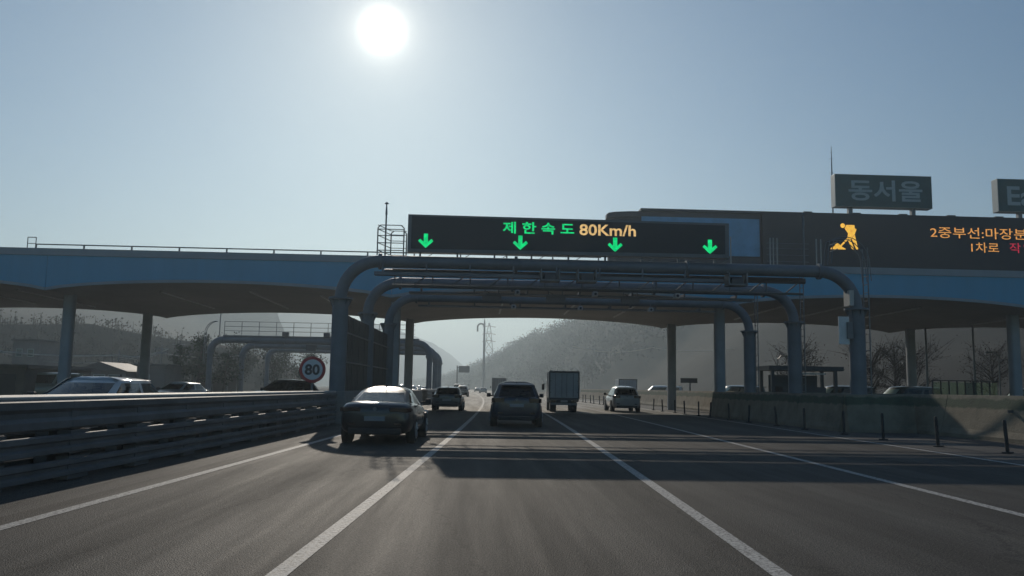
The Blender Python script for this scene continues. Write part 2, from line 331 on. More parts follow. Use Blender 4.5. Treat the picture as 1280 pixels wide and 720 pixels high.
# ------------------------------------------------------------------ hills
def hill(name, ridge, foot, m, seed, lift=0.0, rough=1.0, rows=16, back=120):
    pts = []                                   # resample the ridge
    for i in range(len(ridge) - 1):
        a, b = Vector(ridge[i]), Vector(ridge[i + 1])
        k = max(2, int((b - a).length / 14))
        for j in range(k): pts.append(a.lerp(b, j / k))
    pts.append(Vector(ridge[-1]))
    mb = MB(); rows2 = rows + 4
    for p in pts:
        f = Vector(foot(p)); bk = p + (p - f).normalized() * back; bk.z = -1
        for j in range(rows2):
            if j <= rows:
                t = j / rows; q = f.lerp(p, t); q.z = f.z + (p.z - f.z) * (t ** 1.15)
            else:
                t = (j - rows) / 3; q = p.lerp(bk, t)
            h = mnoise.fractal(Vector((q.x * 0.02 + seed, q.y * 0.02, 0)), 0.9, 2.1, 4) * 3.0 * rough + mnoise.noise(Vector((q.x * 0.2, q.y * 0.2, seed))) * 0.8 * rough
            q.z += h * min(1, j / 4) * (0.35 if j == rows else 1) * (1 if q.z > -0.5 else 0)
            mb.v.append(tuple(q))
    n = len(pts)
    for i in range(n - 1):
        for j in range(rows2 - 1):
            a = i * rows2 + j; mb.f.append((a, a + 1, a + rows2 + 1, a + rows2))
    return tag(mb.build(name, m, smooth=True), kind='structure')
RIDGE_R = [(-14, 1250, 11), (-3, 1180, 18), (11, 1000, 25), (24, 850, 33), (38, 720, 38), (51, 620, 42.5), (62, 540, 45), (78, 460, 47), (96, 390, 50), (106, 310, 43), (118, 240, 38), (132, 185, 33), (158, 150, 31), (205, 120, 31), (290, 80, 31)]
def foot_r(p):
    return (max(xc(min(p.y, 1200)) + 20, 24 if p.y < 420 else -999) + (14 if p.y < 600 else 0) + (12 if p.y < 350 else 0), p.y - 30, -0.5)
hr = hill('right_hill', RIDGE_R, foot_r, M['hill'], 3.0)
RIDGE_L = [(-150, 620, 62), (-165, 560, 56), (-190, 480, 50), (-200, 400, 41), (-205, 350, 38), (-230, 300, 37), (-280, 230, 36), (-330, 140, 34)]
hl = hill('left_hill', RIDGE_L, lambda p: (-72 - (40 if p.y > 450 else 0), p.y - 40, -0.5), M['hill'], 9.0)
hn = hill('left_foothill', [(-260, 150, 16), (-170, 165, 14), (-120, 172, 13.5), (-95, 175, 12), (-80, 178, 12.6), (-66, 182, 10.5), (-55, 186, 9.5), (-46, 190, 6.5), (-38, 195, 2)], lambda p: (p.x + 4, p.y - 22, -0.5), M['hill'], 14.0, rough=0.55, rows=10, back=40)
RIDGE_F = [(-3, 2500, 42), (-42, 2250, 60), (-60, 1950, 76), (-85, 1700, 86), (-118, 1500, 92), (-160, 1300, 96), (-200, 1150, 98), (-235, 1000, 93), (-260, 900, 86), (-290, 820, 76), (-330, 740, 66)]
hf = hill('far_mountain', RIDGE_F, lambda p: (p.x - 30 - p.y * 0.02, p.y - 220, -0.5), M['hill'], 21.0, back=300)
hg = hill('farther_mountain', [(-420, 4000, 60), (-180, 4000, 75), (-20, 4000, 70), (30, 4000, 84), (120, 4000, 118), (330, 4000, 150), (600, 4000, 150)], lambda p: (p.x, p.y - 500, -0.5), M['hill'], 33.0, back=300)

# woodland on the hills: tufts of small twig faces, one mesh per hillside
def woodland(name, hob, n, size, maxd, seed, keep=lambda c: True, ridge_bias=0.3, m=None):
    rs = np.random.RandomState(seed); me = hob.data
    polys = [p for p in me.polygons if keep(p.center)]
    V = []; F = []
    ar = np.array([p.area / (1 + (p.center.length / 400) ** 1.3) for p in polys]); ar /= ar.sum()
    idx = rs.choice(len(polys), n, p=ar)
    for i in idx:
        p = polys[i]; vs = [me.vertices[k].co for k in p.vertices]
        a, b = rs.rand(2); q = vs[0].lerp(vs[1], a).lerp(vs[3].lerp(vs[2], a), b)
        h = size * (0.6 + 0.8 * rs.rand())
        for k in range(15):
            c = np.array(q) + np.array([rs.normal() * h * 0.28, rs.normal() * h * 0.28, h * (0.15 + 0.85 * rs.rand())])
            s = h * (0.045 + 0.075 * rs.rand()); d1 = rs.normal(size=3); d1 /= np.linalg.norm(d1); d2 = rs.normal(size=3); d2 -= d1 * d1.dot(d2); d2 /= np.linalg.norm(d2)
            b0 = len(V)
            V += [tuple(c - d1 * s), tuple(c + d2 * s * 0.7), tuple(c + d1 * s), tuple(c - d2 * s * 0.7)]; F.append((b0, b0 + 1, b0 + 2, b0 + 3))
        b0 = len(V); t = np.array(q)
        V += [tuple(t + [-0.12, 0, -0.5]), tuple(t + [0.12, 0, -0.5]), tuple(t + [0.03, 0, h * 0.9]), tuple(t + [-0.03, 0, h * 0.9])]; F.append((b0, b0 + 1, b0 + 2, b0 + 3))
    mb = MB(); mb.v = V; mb.f = F
    return tag(mb.build(name, m or M['hilltree'], fix=False), kind='stuff')
woodland('hillside_woodland', hr, 6500, 5.5, 1300, 1, lambda c: c.z > 1 and c.y > 330)
woodland('hillside_woodland', hn, 2600, 2.4, 400, 6, lambda c: c.z > 0.5)

# ------------------------------------------------------------------ the overpass
BY0, BY1 = 45.0, 62.6
CUSPS = [-57.5, -40.0, -22.6, -4.6, 13.8, 31.0, 48.5, 66.0]
def zbot(x):
    for a, b in zip(CUSPS[:-1], CUSPS[1:]):
        if a <= x <= b:
            t = (x - a) / (b - a); return 5.98 + 0.58 * (1 - (2 * t - 1) ** 2) ** 0.75
    return 6.0
br = thing('road_overpass', 'wide blue clad overpass with scalloped arched underside spanning the whole highway', 'overpass', (4.6, 53.8, 0))
XS = [CUSPS[0] + i * (CUSPS[-1] - CUSPS[0]) / 180 for i in range(181)]
XS = sorted(set([round(x, 3) for x in XS] + CUSPS))
mb = MB()
for x in XS: mb.v += [(x, BY0 + 0.12, zbot(x) + 0.02), (x, BY1, zbot(x) - 0.05), (x, BY1, 7.9), (x, BY0 + 0.12, 7.9)]
for i in range(len(XS) - 1):
    a = 4 * i; mb.f += [(a, a + 1, a + 5, a + 4), (a + 1, a + 2, a + 6, a + 5), (a + 2, a + 3, a + 7, a + 6), (a + 3, a, a + 4, a + 7)]
mb.build('deck', M['soffit'], br, smooth=True)
for a, b in zip(CUSPS[:-1], CUSPS[1:]):      # one blue fascia panel per bay, butted with a thin seam
    mb = MB(); xs = [a + 0.012 + (b - a - 0.024) * i / 24 for i in range(25)]
    top = [(x, 7.83) for x in xs]; bot = [(x, zbot(x) + 0.15) for x in xs]
    for (x, z), (x2, z2) in zip(top, bot): mb.v += [(x, BY0, z), (x, BY0, z2), (x, BY0 + 0.1, z2), (x, BY0 + 0.1, z)]
    for i in range(24):
        k = 4 * i; mb.f += [(k, k + 1, k + 5, k + 4), (k + 1, k + 2, k + 6, k + 5), (k + 2, k + 3, k + 7, k + 6), (k + 3, k, k + 4, k + 7)]
    mb.f += [(0, 3, 2, 1), (96, 97, 98, 99)]
    fa = mb.build('fascia_panel', M['blue'], br)
    t2 = MB()
    for x in xs: z = zbot(x); t2.v += [(x, BY0 - 0.03, z + 0.15), (x, BY0 - 0.03, z - 0.01), (x, BY0 + 0.11, z - 0.01), (x, BY0 + 0.11, z + 0.15)]
    t2.f = list(mb.f); t2.build('bottom_trim', M['trim'], fa)
MB().box(CUSPS[0], CUSPS[-1], BY0 - 0.06, BY0 + 0.3, 7.83, 8.2).build('parapet', M['trim'], br)
MB().box(CUSPS[0], CUSPS[-1], BY0 + 0.32, BY1 + 0.1, 7.9, 8.0).build('deck_slab', M['concrete'], br)
MB().box(CUSPS[0], CUSPS[-1], BY1 + 0.12, BY1 + 0.3, 6.9, 8.2).build('rear_parapet', M['trim'], br)
for x in CUSPS[1:-1]:
    for y, dx in ((47.8, 0), (59.3, -0.1)):
        mb = MB(); zz = zbot(x) + 0.0
        mb.prism([(x + dx + 0.29 * math.copysign(abs(math.cos(t)) ** 0.55, math.cos(t)), y + 0.29 * math.copysign(abs(math.sin(t)) ** 0.55, math.sin(t))) for t in [2 * math.pi * k / 16 for k in range(16)]], -0.06, zz + 0.15, 'z')
        mb.build('pier', M['pier'], br, smooth=True)
for x in (-30, -26, -18, -13, -9, 1.5, 6.0, 9.5, 18, 22, 26, 35):   # pale pipes fixed lengthwise under the soffit
    MB().tube([(x, 48.6, zbot(x) - 0.03), (x, 58.6, zbot(x) - 0.06)], 0.06, 6).build('drain_pipe', M['white'], br)
rail = MB(); rail.tube([(-23.3, 45.1, 8.42), (6.6, 45.1, 8.42)], 0.035, 6); rail.build('top_rail', M['gantry'], br)
for i in range(13): MB().cbox((-23.3 + i * 2.48, 45.1, 8.31), (0.07, 0.07, 0.24)).build('rail_post', M['gantry'], br)
fr = MB()
for a in (-23.75, -23.32): fr.tube([(a, 45.1, 8.2), (a, 45.1, 8.78)], 0.025, 6)
fr.tube([(-23.75, 45.1, 8.78), (-23.32, 45.1, 8.78)], 0.025, 6); fr.tube([(-23.75, 45.1, 8.45), (-23.32, 45.1, 8.45)], 0.02, 6); fr.build('end_frame', M['gantry'], br)

# dark board hall on the rear of the deck with its rounded west end
HY = 60.0
hx = lambda x: x * 1.342
hz_ = lambda z: 1.33 + (z - 1.33) * 1.342
hall = thing('message_board_hall', 'long dark hall with rounded end and electronic message board on top of the overpass', 'building', (30, 61.5, 8.0))
mb = MB(); pl = [(hx(36), HY + .2), (hx(36), HY + 2.4), (hx(9.0), HY + 2.4), (hx(8.4), HY + 2.3), (hx(7.5), HY + 2.0), (hx(7.05), HY + 1.5), (hx(7.05), HY + 1.0), (hx(7.4), HY + .6), (hx(8.2), HY + .3), (hx(9.0), HY + .2)]
mb.prism(pl, 8.02, hz_(10.98), 'z'); mb.build('hall_wall', M['hall'], hall)
MB().box(hx(8.7), hx(36), HY + .02, HY + 2.5, hz_(10.98), hz_(11.12)).build('roof_band', M['hall'], hall)
mb = MB(); mb.prism([(hx(8.68), HY + 2.45), (hx(7.4), HY + 2.15), (hx(6.95), HY + 1.6), (hx(6.95), HY + .9), (hx(7.35), HY + .45), (hx(8.1), HY + .17), (hx(8.68), HY + .1)], hz_(10.66), hz_(10.9), 'z'); mb.build('round_end_cornice', M['hall'], hall)
MB().box(hx(8.75), hx(15.2), HY + .1, HY + .19, hz_(8.62), hz_(10.68)).build('blue_panel', M['bluepanel'], hall)
lb = MB().box(hx(15.3), hx(36), HY - .2, HY + .18, hz_(8.02), hz_(11.05)).build('message_board', M['led'], hall)
for x in (17.9, 20.6, 23.2, 25.9, 28.6, 31.2): MB().cbox((hx(x), HY + .2, hz_(11.12) + .04), (0.6, 0.3, 0.08)).build('roof_bracket', M['hall'], hall)

DG = None
def text_mesh(body, h, m, bold=0.0, sx=1.0, extrude=0.004):
    c = bpy.data.curves.new('lettering', 'FONT'); c.body = body; c.size = 1.0; c.offset = bold; c.extrude = extrude; c.resolution_u = 3
    o = bpy.data.objects.new('lettering', c); COL.objects.link(o)
    dg = bpy.context.evaluated_depsgraph_get(); me = bpy.data.meshes.new_from_object(o.evaluated_get(dg)); bpy.data.objects.remove(o)
    me.materials.clear(); me.materials.append(m); return me
def put_text(name, body, x0, x1, z0, z1, y, m, parent, bold=0.0):   # fills the box x0..x1, z0..z1 facing -Y
    me = text_mesh(body, 1, m, bold)
    xs = [v.co.x for v in me.vertices]; ys = [v.co.y for v in me.vertices]
    a, b, c, d = min(xs), max(xs), min(ys), max(ys); w = wloc(parent)
    for v in me.vertices:
        X = x0 + (v.co.x - a) / (b - a) * (x1 - x0); Z = z0 + (v.co.y - c) / (d - c) * (z1 - z0); v.co = Vector((X, y - v.co.z, Z)) - w
    me.name = name; o = bpy.data.objects.new(name, me); COL.objects.link(o); o.parent = parent; return o
put_text('led_lettering', '2중부선:마장분', hx(24.55), hx(29.95), hz_(9.86), hz_(10.47), HY - .212, M['ledorange'], lb)['label'] = 'upper orange line of the message board'
put_text('led_lettering', '1차로', hx(26.8), hx(28.35), hz_(9.10), hz_(9.66), HY - .212, M['ledorange'], lb)
put_text('led_lettering', '작', hx(28.95), hx(29.56), hz_(9.12), hz_(9.68), HY - .212, M['ledred'], lb)['label'] = 'red syllable on the message board'
put_text('led_lettering', '업', hx(29.74), hx(30.3), hz_(9.12), hz_(9.68), HY - .212, M['ledred'], lb)['label'] = 'last red syllable at the edge of the message board'
# roadwork pictogram: a man bent over a shovel beside a heap
def poly_part(name, polys, x0, z0, k, y, m, parent):
    mb = MB()
    for p in polys: mb.prism([(x0 + u * k, z0 + v * k) for u, v in p], y - 0.012, y + 0.004)
    return mb.build(name, m, parent)
circ = lambda cx, cy, r: [(cx + r * math.cos(2 * math.pi * i / 14), cy + r * math.sin(2 * math.pi * i / 14)) for i in range(14)]
man = [circ(0.43, 0.9, 0.085), [(0.56, 0.93), (0.86, 0.93), (0.86, 0.82), (0.93, 0.78), (0.86, 0.6), (0.72, 0.42), (0.58, 0.42), (0.62, 0.62), (0.5, 0.8)],
       [(0.60, 0.40), (0.70, 0.40), (0.83, 0.05), (0.74, 0.06)], [(0.74, 0.44), (0.86, 0.58), (0.97, 0.06), (0.90, 0.05)], [(0.48, 0.36), (0.56, 0.44), (0.62, 0.40), (0.36, 0.15), (0.33, 0.19)]]
poly_part('led_roadworker', man, hx(19.05), hz_(9.03), 1.52 * 1.342, HY - .206, M['ledyellow'], lb)
poly_part('led_heap', [[(0.0, 0.06), (0.06, 0.12), (0.13, 0.14), (0.2, 0.24), (0.27, 0.26), (0.33, 0.22), (0.42, 0.13), (0.55, 0.06), (0.55, 0.04), (0.0, 0.04)]], hx(19.0), hz_(9.03), 1.52 * 1.342, HY - .206, M['ledyellow'], lb)

def roof_sign(x0, x1, z0, z1, label, body, tx):
    y0 = HY + .3; RT = hz_(11.12)
    x0, x1, z0, z1 = hx(x0), hx(x1), hz_(z0), hz_(z1); tx = (hx(tx[0]), hx(tx[1]), hz_(tx[2]), hz_(tx[3]))
    t = thing('place_name_sign', label, 'sign', ((x0 + x1) / 2, y0 + 0.3, RT), 'place name signs on the overpass roof')
    bd = MB().box(x0, x1, y0, y0 + 0.75, z0, z1).build('sign_box', M['sign_side'], t, bevel=0.02)
    MB().box(x0 + 0.04, x1 - 0.04, y0 - 0.02, y0, z0 + 0.04, z1 - 0.04).build('sign_face', M['green_sign'], bd)
    for k in (0.17, 0.82): MB().box(x0 + (x1 - x0) * k - 0.15, x0 + (x1 - x0) * k + 0.15, y0 + 0.25, y0 + 0.55, RT, z0).build('leg', M['steel'], t)
    put_text('sign_lettering', body, tx[0], tx[1], tx[2], tx[3], y0 - 0.024, M['sign_letter'], t, 0.02)
roof_sign(19.5, 24.95, 11.55, 13.38, 'dark green roof sign with three Korean syllables beside the thin antenna mast', '동서울', (20.25, 24.4, 11.9, 13.08))
roof_sign(28.68, 36.6, 11.5, 13.36, 'dark green roof sign with English lettering at the right edge', 'East Seoul', (29.2, 36.0, 11.85, 12.95))
t = thing('antenna_mast', 'thin antenna mast standing behind the Korean place name sign', 'antenna', (26.7, 62, hz_(11.12)))
MB().tube([(26.7, 62, hz_(11.12)), (26.7, 62, 18.2), (26.7, 62, 20.1)], [0.055, 0.05, 0.016], 6).build('mast', M['gantry'], t)
mb = MB()
for z, w in ((19.1, 0.14), (18.0, 0.19), (19.6, 0.08)): mb.tube([(26.7 - w, 62, z), (26.7 + w, 62, z)], 0.016, 5)
mb.build('dipole_arms', M['gantry'], t)

# ------------------------------------------------------------------ tolling gantries
def gantry(x0, x1, y, label, cat='gantry', group=None, zc=5.75, r=0.22, ladder=True, zf=4.35):
    t = thing('toll_gantry', label, cat, ((x0 + x1) / 2, y, 0), group); rad = 1.35
    for x, s in ((x0, 1), (x1, -1)):
        MB().tube([(x, y, 0), (x, y, zf)], 0.285, 16).build('column', M['gantry'], t, smooth=True)
        MB().box(x - 0.45, x + 0.45, y - 0.45, y + 0.45, 0.0, 0.06).build('base_plate', M['steel'], t)
        fl = MB().tube([(x, y, zf), (x, y, zf + 0.07)], 0.43, 16).build('flange', M['gantry'], t, smooth=True)
        gs = MB()
        for k in range(8):
            a = 2 * math.pi * k / 8; c, q = math.cos(a), math.sin(a)
            gs.add([(x + 0.28 * c, y + 0.28 * q, zf - 0.28), (x + 0.41 * c, y + 0.41 * q, zf), (x + 0.28 * c, y + 0.28 * q, zf)], [(0, 1, 2)])
        tag(gs.build('gusset', M['gantry'], fl), kind='stuff')
        path = [(x, y, zf + 0.07), (x, y, zc - rad)] + [(x + s * rad * (1 - math.cos(a)), y, zc - rad + rad * math.sin(a)) for a in [R(k) for k in range(9, 91, 9)]]
        MB().tube(path, r, 16).build('elbow', M['gantry'], t, smooth=True)
    MB().tube([(x0 + rad, y, zc), (x1 - rad, y, zc)], r, 16).build('beam', M['gantry'], t, smooth=True)
    for x in (x0 + rad, x1 - rad, (x0 * 2 + x1) / 3, (x0 + 2 * x1) / 3): MB().tube([(x - 0.05, y, zc), (x + 0.05, y, zc)], r + 0.075, 16).build('joint_ring', M['gantry'], t, smooth=True)
    if ladder:
        lx = x1 + 0.38; mb = MB()
        for d in (-0.2, 0.2): mb.tube([(lx, y + d, 0.4), (lx, y + d, zc + 0.9)], 0.025, 6)
        for k in range(int((zc + 0.4) / 0.3)): mb.tube([(lx, y - 0.2, 0.5 + 0.3 * k), (lx, y + 0.2, 0.5 + 0.3 * k)], 0.014, 5)
        mb.build('ladder', M['steel'], t)
    return t
def walkway(t, x0, x1, y0, y1, z, posts, h=1.05, rails=(0.35, 0.7, 1.05), front=True):
    MB().box(x0, x1, y0, y1, z - 0.06, z).build('walkway', M['gantry'], t)
    for yy in ((y0, y1) if front else (y1,)):
        for x in posts: MB().tube([(x, yy, z), (x, yy, z + h)], 0.022, 6).build('railing_post', M['pipe'] if yy == y0 else M['steel'], t)
        for k in rails: MB().tube([(posts[0], yy, z + k), (posts[-1], yy, z + k)], 0.016, 5).build('railing_bar', M['steel'], t)

g1 = gantry(-4.87, 13.77, 30.2, 'nearest grey pipe gantry across the road carrying the green arrow lane sign', group='toll gantries over the near carriageway')
MB().box(-3.7, 12.9, 30.5, 31.6, 5.9, 6.0).build('walkway', M['gantry'], g1)
MB().box(-3.7, 9.1, 29.98, 30.3, 5.24, 5.36).build('cable_tray', M['gantry'], g1)
for i in range(9):
    x = -3.4 + i * 1.55
    MB().box(x - 0.03, x + 0.03, 30.0, 30.06, 5.34, 5.7).build('tray_hanger', M['gantry'], g1)
    MB().box(x - 0.04, x + 0.04, 30.15, 31.6, 5.8, 5.9).build('walkway_bracket', M['gantry'], g1)
MB().tube([(-3.5, 31.5, 5.55), (12.4, 31.5, 5.55)], 0.11, 12).build('rear_pipe', M['gantry'], g1, smooth=True)
for zz in (5.05, 5.62):
    MB().tube([(-3.2, 31.45, zz), (12.3, 31.45, zz)], 0.05, 8).build('truss_chord', M['gantry'], g1, smooth=True)
for i in range(22):
    x = -3.1 + i * 0.7
    MB().tube([(x, 31.45, 5.05), (x + (0.7 if i % 2 else 0), 31.45, 5.62)], 0.028, 6).build('truss_web', M['gantry'], g1)
MB().box(13.02, 13.4, 30.0, 30.05, 3.1, 4.1).build('side_plate', M['white'], g1)
MB().box(13.3, 13.5, 29.9, 30.2, 3.3, 3.9).build('control_box', M['sign_frame'], g1)
# cage left of the lane sign
cg = MB()
for x, y in ((-3.66, 30.35), (-3.3, 31.5), (-2.72, 30.35), (-2.72, 31.5)): cg.tube([(x, y, 6.0), (x, y, 7.0), (x + (0.1 if x < -3 else -0.1), y, 7.1)], 0.024, 6)
for k in (0.18, 0.45, 0.72, 0.95, 1.1):
    cg.tube([(-3.66 + (0.1 if k > 1 else 0), 30.35, 6 + k), (-2.72 - (0.1 if k > 1 else 0), 30.35, 6 + k)], 0.017, 5)
    cg.tube([(-3.3, 31.5, 6 + k), (-2.72, 31.5, 6 + k)], 0.014, 5); cg.tube([(-3.66, 30.35, 6 + k), (-3.3, 31.5, 6 + k)], 0.017, 5)
cg.build('railing_cage', M['gantry'], g1)
# railings and hoops at the right end
for x in (9.25, 10.72, 10.84, 10.98, 12.45, 12.62): MB().tube([(x, 30.45, 6.0), (x, 30.45, 7.0)], 0.024, 6).build('railing_post', M['pipe'], g1)
for k in (0.3, 0.55, 0.8, 1.0): MB().tube([(10.98, 31.55, 6 + k), (12.6, 31.55, 6 + k)], 0.014, 5).build('railing_bar', M['gantry'], g1)
hp = MB()
for dy in (-0.35, 0.0, 0.35):
    hp.tube([(12.75, 30.2 + dy, 6.0), (12.8, 30.2 + dy, 6.6)] + [(13.25 + 0.95 * math.sin(a) * 0.95 - 0.0, 30.2 + dy, 6.05 + 0.95 * math.cos(a)) for a in [R(k) for k in range(-25, 91, 15)]] + [(14.2, 30.2 + dy, 5.4)], 0.017, 5)
for z in (6.55, 6.8): hp.tube([(13.0, 29.85, z), (13.0, 30.55, z)], 0.015, 5)
hp.build('ladder_hoops', M['gantry'], g1)
for x in (-3.44, 12.16):
    rd = MB().tube([(x, 30.9, 6.0), (x, 30.9, 7.6)], 0.03, 6).build('lightning_rod', M['steel'], g1)
    MB().tube([(x, 30.9, 7.6), (x, 30.9, 8.0)], [0.045, 0.018], 6).build('rod_tip', M['gantry'], rd)
    MB().tube([(x, 30.9, 8.0), (x, 30.9, 8.06)], [0.09, 0.03], 6).build('rod_cap', M['gantry'], rd)
bk = MB(); bk.box(13.4, 13.56, 29.9, 30.4, 4.5, 5.05); bk.build('maintenance_box', M['pipe'], g1)
g2 = gantry(-4.69, 13.8, 36.4, 'middle grey pipe gantry between the lane sign gantry and the overpass', group='toll gantries over the near carriageway')
g3 = gantry(-4.42, 13.77, 42.4, 'farthest grey pipe gantry standing just before the blue overpass', group='toll gantries over the near carriageway')
for gg, y in ((g2, 36.4), (g3, 42.4)):
    MB().box(-3.0, 12.2, y + 0.35, y + 0.95, 5.35, 5.43).build('cable_tray', M['gantry'], gg)
    for i in range(7): MB().box(-2.5 + i * 2.3, -2.42 + i * 2.3, y + 0.2, y + 0.95, 5.43, 5.55).build('tray_hanger', M['gantry'], gg)
    MB().tube([(-3.0, y + 1.0, 5.95), (12.2, y + 1.0, 5.95)], 0.09, 10).build('rear_pipe', M['gantry'], gg, smooth=True)

# lane sign
ls = thing('lane_control_sign', 'long black electronic lane sign with green arrows and 80Km/h on nearest gantry', 'electronic sign', (3.23, 30.05, 6.05))
mb = MB().add([(-2.55, 29.9, 6.07), (9.03, 29.9, 6.12), (9.03, 30.3, 6.12), (-2.55, 30.3, 6.07), (-2.55, 29.9, 7.43), (9.03, 29.9, 7.39), (9.03, 30.3, 7.39), (-2.55, 30.3, 7.43)],
     [(0, 3, 2, 1), (4, 5, 6, 7), (0, 1, 5, 4), (1, 2, 6, 5), (2, 3, 7, 6), (3, 0, 4, 7)])
cab = mb.build('cabinet', M['sign_frame'], ls)
MB().add([(-2.42, 29.893, 6.19), (8.88, 29.893, 6.25), (8.88, 29.893, 7.31), (-2.42, 29.893, 7.37), (-2.42, 29.9, 6.19), (8.88, 29.9, 6.25), (8.88, 29.9, 7.31), (-2.42, 29.9, 7.37)], [(0, 1, 2, 3), (0, 4, 5, 1), (1, 5, 6, 2), (2, 6, 7, 3), (3, 7, 4, 0)]).build('display', M['led'], ls)
arrow = [(-0.075, 0.49), (0.075, 0.49), (0.075, 0.19), (0.20, 0.30), (0.27, 0.22), (0.0, -0.03), (-0.27, 0.22), (-0.20, 0.30), (-0.075, 0.19)]
for x, z in ((-1.9, 6.25), (1.47, 6.26), (4.88, 6.27), (8.32, 6.28)):
    mb = MB(); mb.prism([(x + u, z + v) for u, v in arrow], 29.872, 29.892); mb.build('green_arrow', M['ledgreen'], ls)
put_text('led_lettering', '제 한 속 도', 0.83, 3.40, 6.82, 7.25, 29.885, M['ledgreen'], ls, 0.02)['label'] = 'green Korean words on the lane sign'
put_text('led_lettering', '80Km/h', 3.59, 5.63, 6.82, 7.23, 29.885, M['ledamber'], ls, 0.018)['label'] = 'amber speed figure on the lane sign'
for i in range(9):
    x = -2.1 + i * 1.33; MB().box(x - 0.03, x + 0.03, 30.05, 30.15, 5.95, 6.09).build('support_foot', M['gantry'], ls)
    MB().tube([(x + 0.3, 30.1, 5.96), (x + 0.5, 30.1, 6.09)], 0.012, 5).build('support_brace', M['gantry'], ls)

# equipment slung from the gantries
def cam_unit(x, y, z, label, tray=False):
    t = thing('gantry_camera' if not tray else 'sensor_tray', label, 'camera' if not tray else 'sensor', (x, y, z), 'equipment hanging under the toll gantries')
    if tray:
        MB().box(x - 0.34, x + 0.34, y - 0.3, y + 0.3, z - 0.3, z - 0.24).build('tray_base', M['sign_frame'], t)
        for dx in (-0.32, 0.32): MB().box(x + dx - 0.02, x + dx + 0.02, y - 0.28, y + 0.28, z - 0.24, z + 0.14).build('hanger', M['steel'], t)
        MB().box(x - 0.22, x + 0.22, y - 0.2, y + 0.2, z - 0.24, z - 0.02).build('sensor_body', M['hall'], t, bevel=0.02)
    else:
        MB().box(x - 0.015, x + 0.015, y - 0.02, y + 0.02, z + 0.1, z + 0.3).build('stem', M['steel'], t)
        MB().box(x - 0.11, x + 0.11, y - 0.2, y + 0.2, z - 0.1, z + 0.1).build('camera_housing', M['pipe'], t, bevel=0.02)
        MB().tube([(x, y - 0.201, z), (x, y - 0.23, z)], 0.06, 10).build('lens', M['signblack'], t)
for (x, w) in ((2.53, 'below the second green arrow'), (3.83, 'below the amber speed figure'), (9.2, 'below the right end of the lane sign')): cam_unit(x, 29.7, 5.38, 'open sensor tray hanging from the nearest gantry ' + w, True)
for (x, w) in ((1.68, 'leftmost of its three'), (5.01, 'middle of its three'), (8.55, 'rightmost of its three')):
    cam_unit(x, 36.0, 5.38, 'pale camera box hanging from the middle gantry, ' + w)
    cam_unit(x + 0.1, 42.0, 5.33, 'pale camera box hanging from the farthest gantry before the overpass, ' + w)

for (x, y, z, w) in ((0.6, 36.9, 5.25, 'left of the pale camera boxes'), (3.4, 36.9, 5.25, 'between left and middle pale cameras'), (6.7, 36.9, 5.25, 'between middle and right pale cameras')):
    t = thing('toll_antenna', 'flat grey antenna under the middle gantry ' + w, 'antenna', (x, y, z), 'equipment hanging under the toll gantries')
    MB().box(x - 0.42, x + 0.42, y - 0.05, y + 0.07, z - 0.16, z + 0.18).build('panel', M['sign_frame'], t, bevel=0.02)
    for dx in (-0.3, 0.3): MB().box(x + dx - 0.025, x + dx + 0.025, y - 0.02, y + 0.03, z + 0.18, z + 0.42).build('hanger', M['steel'], t)
    MB().tube([(x - 0.3, y, z + 0.3), (x - 0.1, y + 0.02, z + 0.2), (x, y - 0.02, z + 0.1)], 0.012, 5).build('cable', M['black'], t)
# opposite carriageway gantries
for i, (y, w) in enumerate(((88, 'nearest of the three'), (100, 'second of the three'), (112, 'farthest of the three'))):
    gg = gantry(-27.2, -4.85, y, 'hazy pipe gantry over the oncoming carriageway beyond the overpass, ' + w, group='gantries over the oncoming carriageway', zc=5.75, r=0.36, ladder=False)
    if i == 0:
        MB().box(-25.9, -6, y - 0.3, y + 0.9, 6.1, 6.2).build('walkway', M['gantry'], gg)
        for k in range(12): MB().tube([(-25.8 + k * 1.75, y - 0.25, 6.2), (-25.8 + k * 1.75, y - 0.25, 7.6)], 0.035, 5).build('railing_post', M['gantry'], gg)
        for k in (0.45, 0.9, 1.4): MB().tube([(-25.8, y - 0.25, 6.2 + k), (-6.4, y - 0.25, 6.2 + k)], 0.025, 5).build('railing_bar', M['gantry'], gg)
        hp = MB()
        for d in (0, 0.5): hp.tube([(-27.75, y - 0.3 + d, 3.2), (-27.75, y - 0.3 + d, 6.2)] + [(-26.65 - 1.1 * math.cos(a), y - 0.3 + d, 6.4 + 1.2 * math.sin(a)) for a in [R(k) for k in range(10, 91, 16)]], 0.035, 5)
        hp.build('ladder_hoops', M['gantry'], gg)
        MB().tube([(-26.6, y + 0.8, 6.2), (-26.6, y + 0.8, 9.4)], 0.05, 6).build('lightning_rod', M['gantry'], gg)
        for x in (-19.6, -15.4, -12.0): MB().box(x - 0.3, x + 0.3, y - 0.5, y + 0.1, 6.2, 6.6).build('equipment_box', M['hall'], gg)
        for x in (-17.0, -14.5, -11.5, -9): MB().box(x - 0.5, x + 0.5, y - 0.2, y + 0.3, 4.75, 5.35).build('camera_frame', M['hall'], gg)

